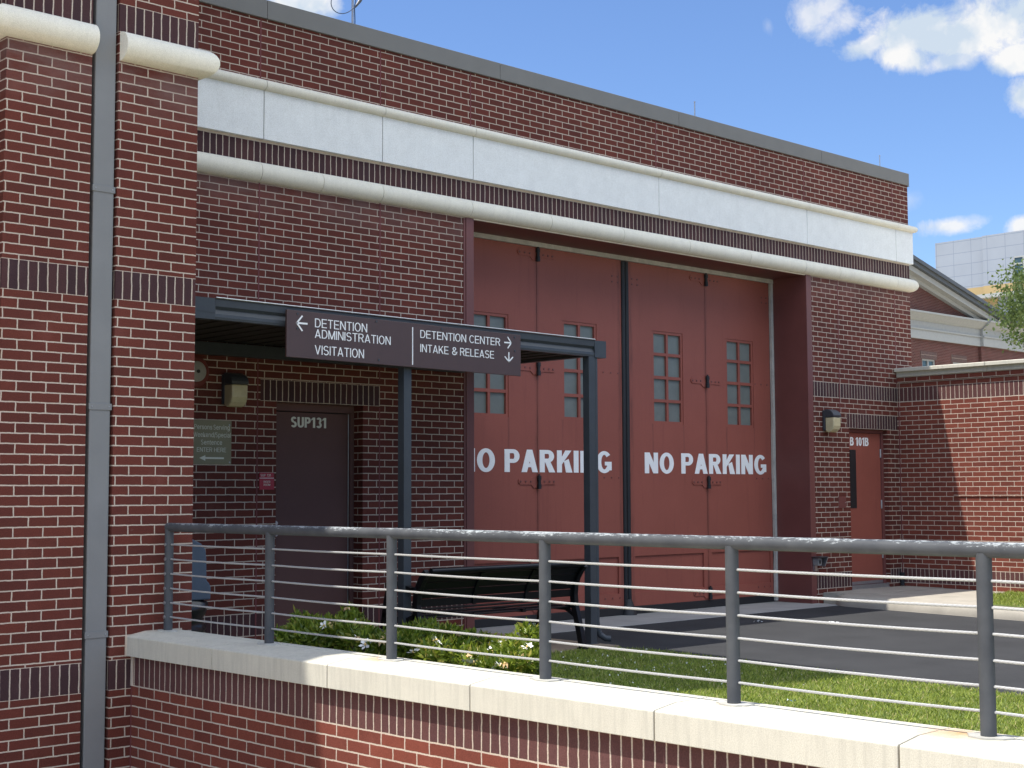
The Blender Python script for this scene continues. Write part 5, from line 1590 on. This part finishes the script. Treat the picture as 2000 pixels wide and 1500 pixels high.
for (ya, yb, za, zb) in ((55.0, 57.55, 18.75, 20.6), (50.5, 53.2, 18.75, 20.6), (55.2, 57.8, 14.3, 16.4), (56.0, 58.4, 12.0, 13.1), (50.5, 53.2, 14.3, 16.4)):
    b = MB()
    b.box(110.22 if za > 17 else 110.32, 110.39, ya, yb, zb - .12, zb, 'fartrim')
    b.box(110.22 if za > 17 else 110.32, 110.39, ya, yb, za, za + .12, 'fartrim')
    zm = zb - .62
    xf = 110.22 if za > 17 else 110.32
    b.box(xf, 110.39, ya, yb, zm - .06, zm + .06, 'fartrim')
    n = 3
    for i in range(n + 1):
        yy = yb - (yb - ya) * (0, .32, .66, 1)[i]
        b.box(xf + .002, 110.39, yy - .05, yy + .05, za + .121, zb - .121, 'fartrim')
    fr = b.build('window', tw)
    b = MB()
    b.poly([(xf + .05, yb, za), (xf + .05, ya, za), (xf + .05, ya, zb), (xf + .05, yb, zb)], 'farglass')
    b.build('pane', fr)


# ------------------------------------------------------------------ foliage
def leafmesh(name, base, axis, side, length, width, mat, parent, fold=.25, loc0=None):
    """many small pointed leaves: base points, unit axis, unit side vectors"""
    n = len(base)
    up = np.cross(axis, side)
    L_ = length[:, None]; w_ = width[:, None]
    v0 = base
    v1 = base + axis * L_ * .45 + side * w_ + up * w_ * fold
    v2 = base + axis * L_
    v3 = base + axis * L_ * .45 - side * w_ + up * w_ * fold
    V = np.stack([v0, v1, v2, v3], 1).reshape(-1, 3)
    o0 = WLOC[parent.name] if parent else Vector((0, 0, 0))
    V = V - np.array(o0)
    me = bpy.data.meshes.new(name)
    me.vertices.add(4 * n)
    me.vertices.foreach_set('co', V.astype(np.float32).ravel())
    i = np.arange(n)[:, None] * 4
    tri = np.concatenate([i + np.array([0, 1, 2]), i + np.array([0, 2, 3])], 1).reshape(-1)
    me.loops.add(6 * n)
    me.loops.foreach_set('vertex_index', tri.astype(np.int32))
    me.polygons.add(2 * n)
    me.polygons.foreach_set('loop_start', (np.arange(2 * n) * 3).astype(np.int32))
    me.update(calc_edges=True)
    me.validate()
    me.materials.append(M[mat])
    ob = bpy.data.objects.new(name, me)
    COL.objects.link(ob)
    if parent: ob.parent = parent
    WLOC[ob.name] = Vector(o0)
    return ob


def unit(a): return a / np.linalg.norm(a, axis=1, keepdims=True)


def perp(a):
    r_ = rng.normal(size=a.shape)
    return unit(np.cross(a, r_))


# hedge
HX0, HX1, HY0, HY1 = 5.70, 6.40, 5.86, 8.50
SHY = 1.05  # the ends are cut on the slant
hd = thing('hedge', (5.9, 7.2, .2), 'low glossy green gardenia hedge with white flowers behind the railing', 'hedge')


def htop(x, y):
    z = .545 + .03 * np.sin(x * 5 + 1) * np.sin(y * 3.1) + .022 * np.sin(x * 11 + y * 9) + .02 * np.sin(y * 6.3 + 2)
    z = z - .02 * (y < 6.6)
    for (cx_, cy_, r_, h_) in ((6.25, 7.75, .14, .11), (6.25, 5.98, .13, .15), (6.0, 6.8, .3, .03)):
        z = z + h_ * np.exp(-((x - cx_) ** 2 + (y - cy_) ** 2) / r_ ** 2)
    return z


core = MB()
xs_ = np.linspace(HX0 + .10, HX1 - .10, 8); ysx = np.linspace(HY0 + .1, HY1 - .1, 22)
for i in range(7):
    for j in range(21):
        core.poly([(xs_[a], ysx[b_] + (xs_[a] - HX0) * SHY, float(htop(xs_[a], ysx[b_])) - .13) for a, b_ in ((i, j), (i + 1, j), (i + 1, j + 1), (i, j + 1))], 'soil')
core.prism([(HX0 + .1, HY0 + .2), (HX1 - .1, HY0 + .1 + .6 * SHY), (HX1 - .1, HY1 - .1 + .6 * SHY), (HX0 + .1, HY1 - .0)], 'z', .05, .40, 'soil')
core.build('branches', hd)
N_ = 17000
# whorls of leaves on shoots through the outer shell
ns = N_ // 8
fx = rng.random(ns); fy_ = rng.random(ns)
px = HX0 + (HX1 - HX0) * fx; pyy = HY0 + (HY1 - HY0) * fy_
edge = rng.random(ns)
sidep = edge < .34
face = rng.integers(0, 3, ns)
px = np.where(sidep & (face == 0), HX0 + rng.random(ns) * .1, np.where(sidep & (face == 1), HX1 - rng.random(ns) * .1, px))
pyy = np.where(sidep & (face == 2), HY0 + rng.random(ns) * .1, pyy)
zt = htop(px, pyy)
pz = np.where(sidep, .12 + rng.random(ns) ** .7 * (zt - .12), zt - rng.random(ns) ** 1.8 * .14)
outd = np.stack([np.where(sidep & (face == 0), -1., np.where(sidep & (face == 1), 1., 0)), np.where(sidep & (face == 2), -1., 0), np.where(sidep, .5, 1.3)], 1) + rng.normal(0, .45, (ns, 3))
sh = unit(outd)
base = np.repeat(np.stack([px, pyy + (px - HX0) * SHY, pz], 1), 8, 0) + rng.normal(0, .008, (ns * 8, 3))
ax = unit(np.repeat(sh, 8, 0) * .75 + rng.normal(0, .62, (ns * 8, 3)))
leafmesh('foliage', base, ax, perp(ax), rng.uniform(.038, .072, ns * 8), rng.uniform(.008, .0125, ns * 8), 'hedgeleaf', hd)


def flower(kind):
    b = MB()
    n = 6
    mt = 'petal' if kind == 0 else 'wilt'
    for k_ in range(n):
        a = 2 * math.pi * k_ / n + .2
        r_ = .034 if kind == 0 else .026
        dr = .010 if kind == 0 else -.012
        c_, s_ = math.cos(a), math.sin(a)
        ca, sa = math.cos(a + .42), math.sin(a + .42)
        cb, sb = math.cos(a - .42), math.sin(a - .42)
        b.poly([(0, 0, 0), (.7 * r_ * cb, .7 * r_ * sb, .006), (r_ * c_, r_ * s_, dr), (.7 * r_ * ca, .7 * r_ * sa, .010)], mt)
    b.tube([(0, 0, 0), (0, 0, .010)], .006, 'stamen', 6)
    return b


flo = []
for kind in (0, 1):
    f_ = flower(kind).build('flower', hd, smooth=True)
    f_.data.transform(Matrix.Translation(WLOC[hd.name]))
    flo.append(f_)
spots = []
for k_ in range(34):
    fx_, fy2 = random.random(), random.random()
    x = HX0 - .02 + fx_ ** 1.6 * .62; y = HY0 + .05 + fy2 * (HY1 - HY0 - .2)
    spots.append((x, y + (x - HX0) * SHY, float(htop(np.array(x), np.array(y))) + random.uniform(-.02, .03)))
spots += [(5.74, 6.0, .50), (5.73, 6.25, .47), (5.72, 6.5, .48), (5.72, 7.0, .50), (5.80, 6.1, .53)]
for k_, (x, y, z) in enumerate(spots):
    src = flo[0] if k_ % 5 < 3 else flo[1]
    o = src if k_ in (0, 3) else src.copy()
    if o is not src: COL.objects.link(o)
    o.parent = hd
    o.location = (x - WLOC[hd.name].x, y - WLOC[hd.name].y, z - WLOC[hd.name].z)
    o.rotation_euler = (random.uniform(-.2, .9), random.uniform(-1.0, .2), random.uniform(0, 6))
    s_ = random.uniform(.95, 1.5)
    o.scale = (s_, s_, s_)

# grass blades
def blades(name, n, xr, yr, zfun, h, keep=None, label=None):
    x = rng.uniform(*xr, n); y = rng.uniform(*yr, n)
    if keep is not None:
        k_ = keep(x, y); x, y = x[k_], y[k_]
    n = len(x)
    z = np.array([zfun(a, c_) for a, c_ in zip(x, y)]) - .004
    base = np.stack([x, y, z], 1)
    ax = unit(np.stack([rng.normal(0, .8, n), rng.normal(0, .8, n), np.ones(n)], 1))
    o = leafmesh(name, base, ax, perp(ax), h * rng.uniform(.6, 1.35, n), rng.uniform(.0022, .0040, n), 'grass', None)
    return tag(o, kind='stuff', cat='grass', label=label)


E_ = lambda x, y: x < np.array([lawnedge(q) for q in y]) + rng.normal(0, .025, len(x))
blades('grass', 150000, (5.27, 10.45), (1.2, 9.62), lz, .042, E_, 'short green lawn between the railing and the driveway')
blades('grass', 30000, (16.30, 18.29), (4.5, 9.75), lambda x, y: gz(y) + .136, .05, lambda x, y: y < 9.75 - .55 * np.clip(17.6 - x, 0, 2) + rng.normal(0, .03, len(x)), 'patch of grass between the kerb and the boundary wall')
g = MB()
for ya, yb in ((-20, 0), (0, 6), (6, 8.9)):
    g.poly([(16.24, ya, gz(ya) + .1385), (18.308, ya, gz(ya) + .1385), (18.308, yb, gz(yb) + .1385), (16.24, yb, gz(yb) + .1385)], 'turf')
g.poly([(16.24, 8.9, gz(8.9) + .1385), (18.308, 8.9, gz(8.9) + .1385), (18.308, 9.72, gz(9.7) + .1385), (17.55, 9.70, gz(9.7) + .1385)], 'turf')
struct(g, 'grass_verge')
# clover heads
nC = 130
cxs = rng.normal(8.9, .8, nC).clip(7.4, 10.2); cys = rng.normal(8.1, .75, nC).clip(6.3, 9.5)
cz = np.array([lz(a, c_) for a, c_ in zip(cxs, cys)]) + .035
cb_ = np.stack([cxs, cys, cz], 1)
cax = unit(rng.normal(0, 1, (nC, 3)) + np.array([0, 0, .5]))
M['clover'] = plain('clover_head', (.62, .62, .54), .8)
tag(leafmesh('clover', cb_, cax, perp(cax), rng.uniform(.012, .026, nC), rng.uniform(.005, .010, nC), 'clover', None), 'tiny white clover heads scattered in the lawn', 'clover', kind='stuff')

# litter
def scrap(name, loc, size, mat, label, n=9, mat2=None):
    b = MB()
    for i in range(n):
        a = rng.normal(0, size * .45, 3); a[2] = abs(a[2]) * .5
        q = [a + rng.normal(0, size * .35, 3) for _ in range(3)]
        q = [(loc[0] + p_[0], loc[1] + p_[1], loc[2] + abs(p_[2]) * .6 + .002) for p_ in q]
        b.poly(q, mat2 if mat2 and i % 2 else mat)
    return tag(b.build(name), label, 'litter')


scrap('plastic_wrapper', (13.5, 10.30, gz(10.3)), .06, 'litter', 'crumpled white wrapper lying on the asphalt at the shadow edge')
scrap('paper_scrap', (8.26, 6.03, lz(8.26, 6.03) + .03), .03, 'litterblue', 'blue and white paper scrap lying on the lawn', 7, 'litter')
scrap('paper_bits', (14.1, 9.7, gz(9.7)), .04, 'litter', 'flattened white paper bits on the sunlit asphalt', 5)

# tree on the right, behind the boundary wall
TX, TY = 49.3, 24.0
tr = thing('tree', (TX, TY, -.4), 'leafy green tree at the right edge in front of the pale building', 'tree')
b = MB()
b.tube([(TX, TY, -.4), (TX + .05, TY, 3), (TX - .05, TY + .1, 6), (TX, TY, 8.3)], .2, 'bark', 10, radii=[.26, .2, .14, .05])
cl_ = []
for k_ in range(34):
    a = random.uniform(0, 2 * math.pi); zc = random.uniform(6.7, 9.4)
    rr = random.uniform(.7, 2.25) * (1 - .35 * abs(zc - 7.9) / 2.0)
    c_ = Vector((TX + rr * math.cos(a), TY + rr * math.sin(a), zc))
    cl_.append(c_)
    b.tube([(TX, TY, zc - .9), tuple((Vector((TX, TY, zc - .9)) + c_) / 2 + Vector((0, 0, .12))), tuple(c_)], .04, 'bark', 6, radii=[.05, .03, .012])
for q_ in ((46.3, 24, 8.95), (45.6, 24, 8.45), (46.1, 24.1, 7.6), (46.7, 24, 8.5), (46.2, 23.9, 8.1), (46.3, 24, 7.3), (46.9, 24, 7.6)): cl_.append(Vector(q_))
b.build('trunk', tr, smooth=True)
bp = []
for c_ in cl_:
    bp.append(np.array(c_) + rng.normal(0, 1, (170, 3)) * np.array([.30, .30, .20]))
bp = np.concatenate(bp)
ax = unit(rng.normal(0, 1, bp.shape) + np.array([0, 0, -.25]))
leafmesh('crown', bp, ax, perp(ax), rng.uniform(.10, .19, len(bp)), rng.uniform(.028, .05, len(bp)), 'treeleaf', tr)
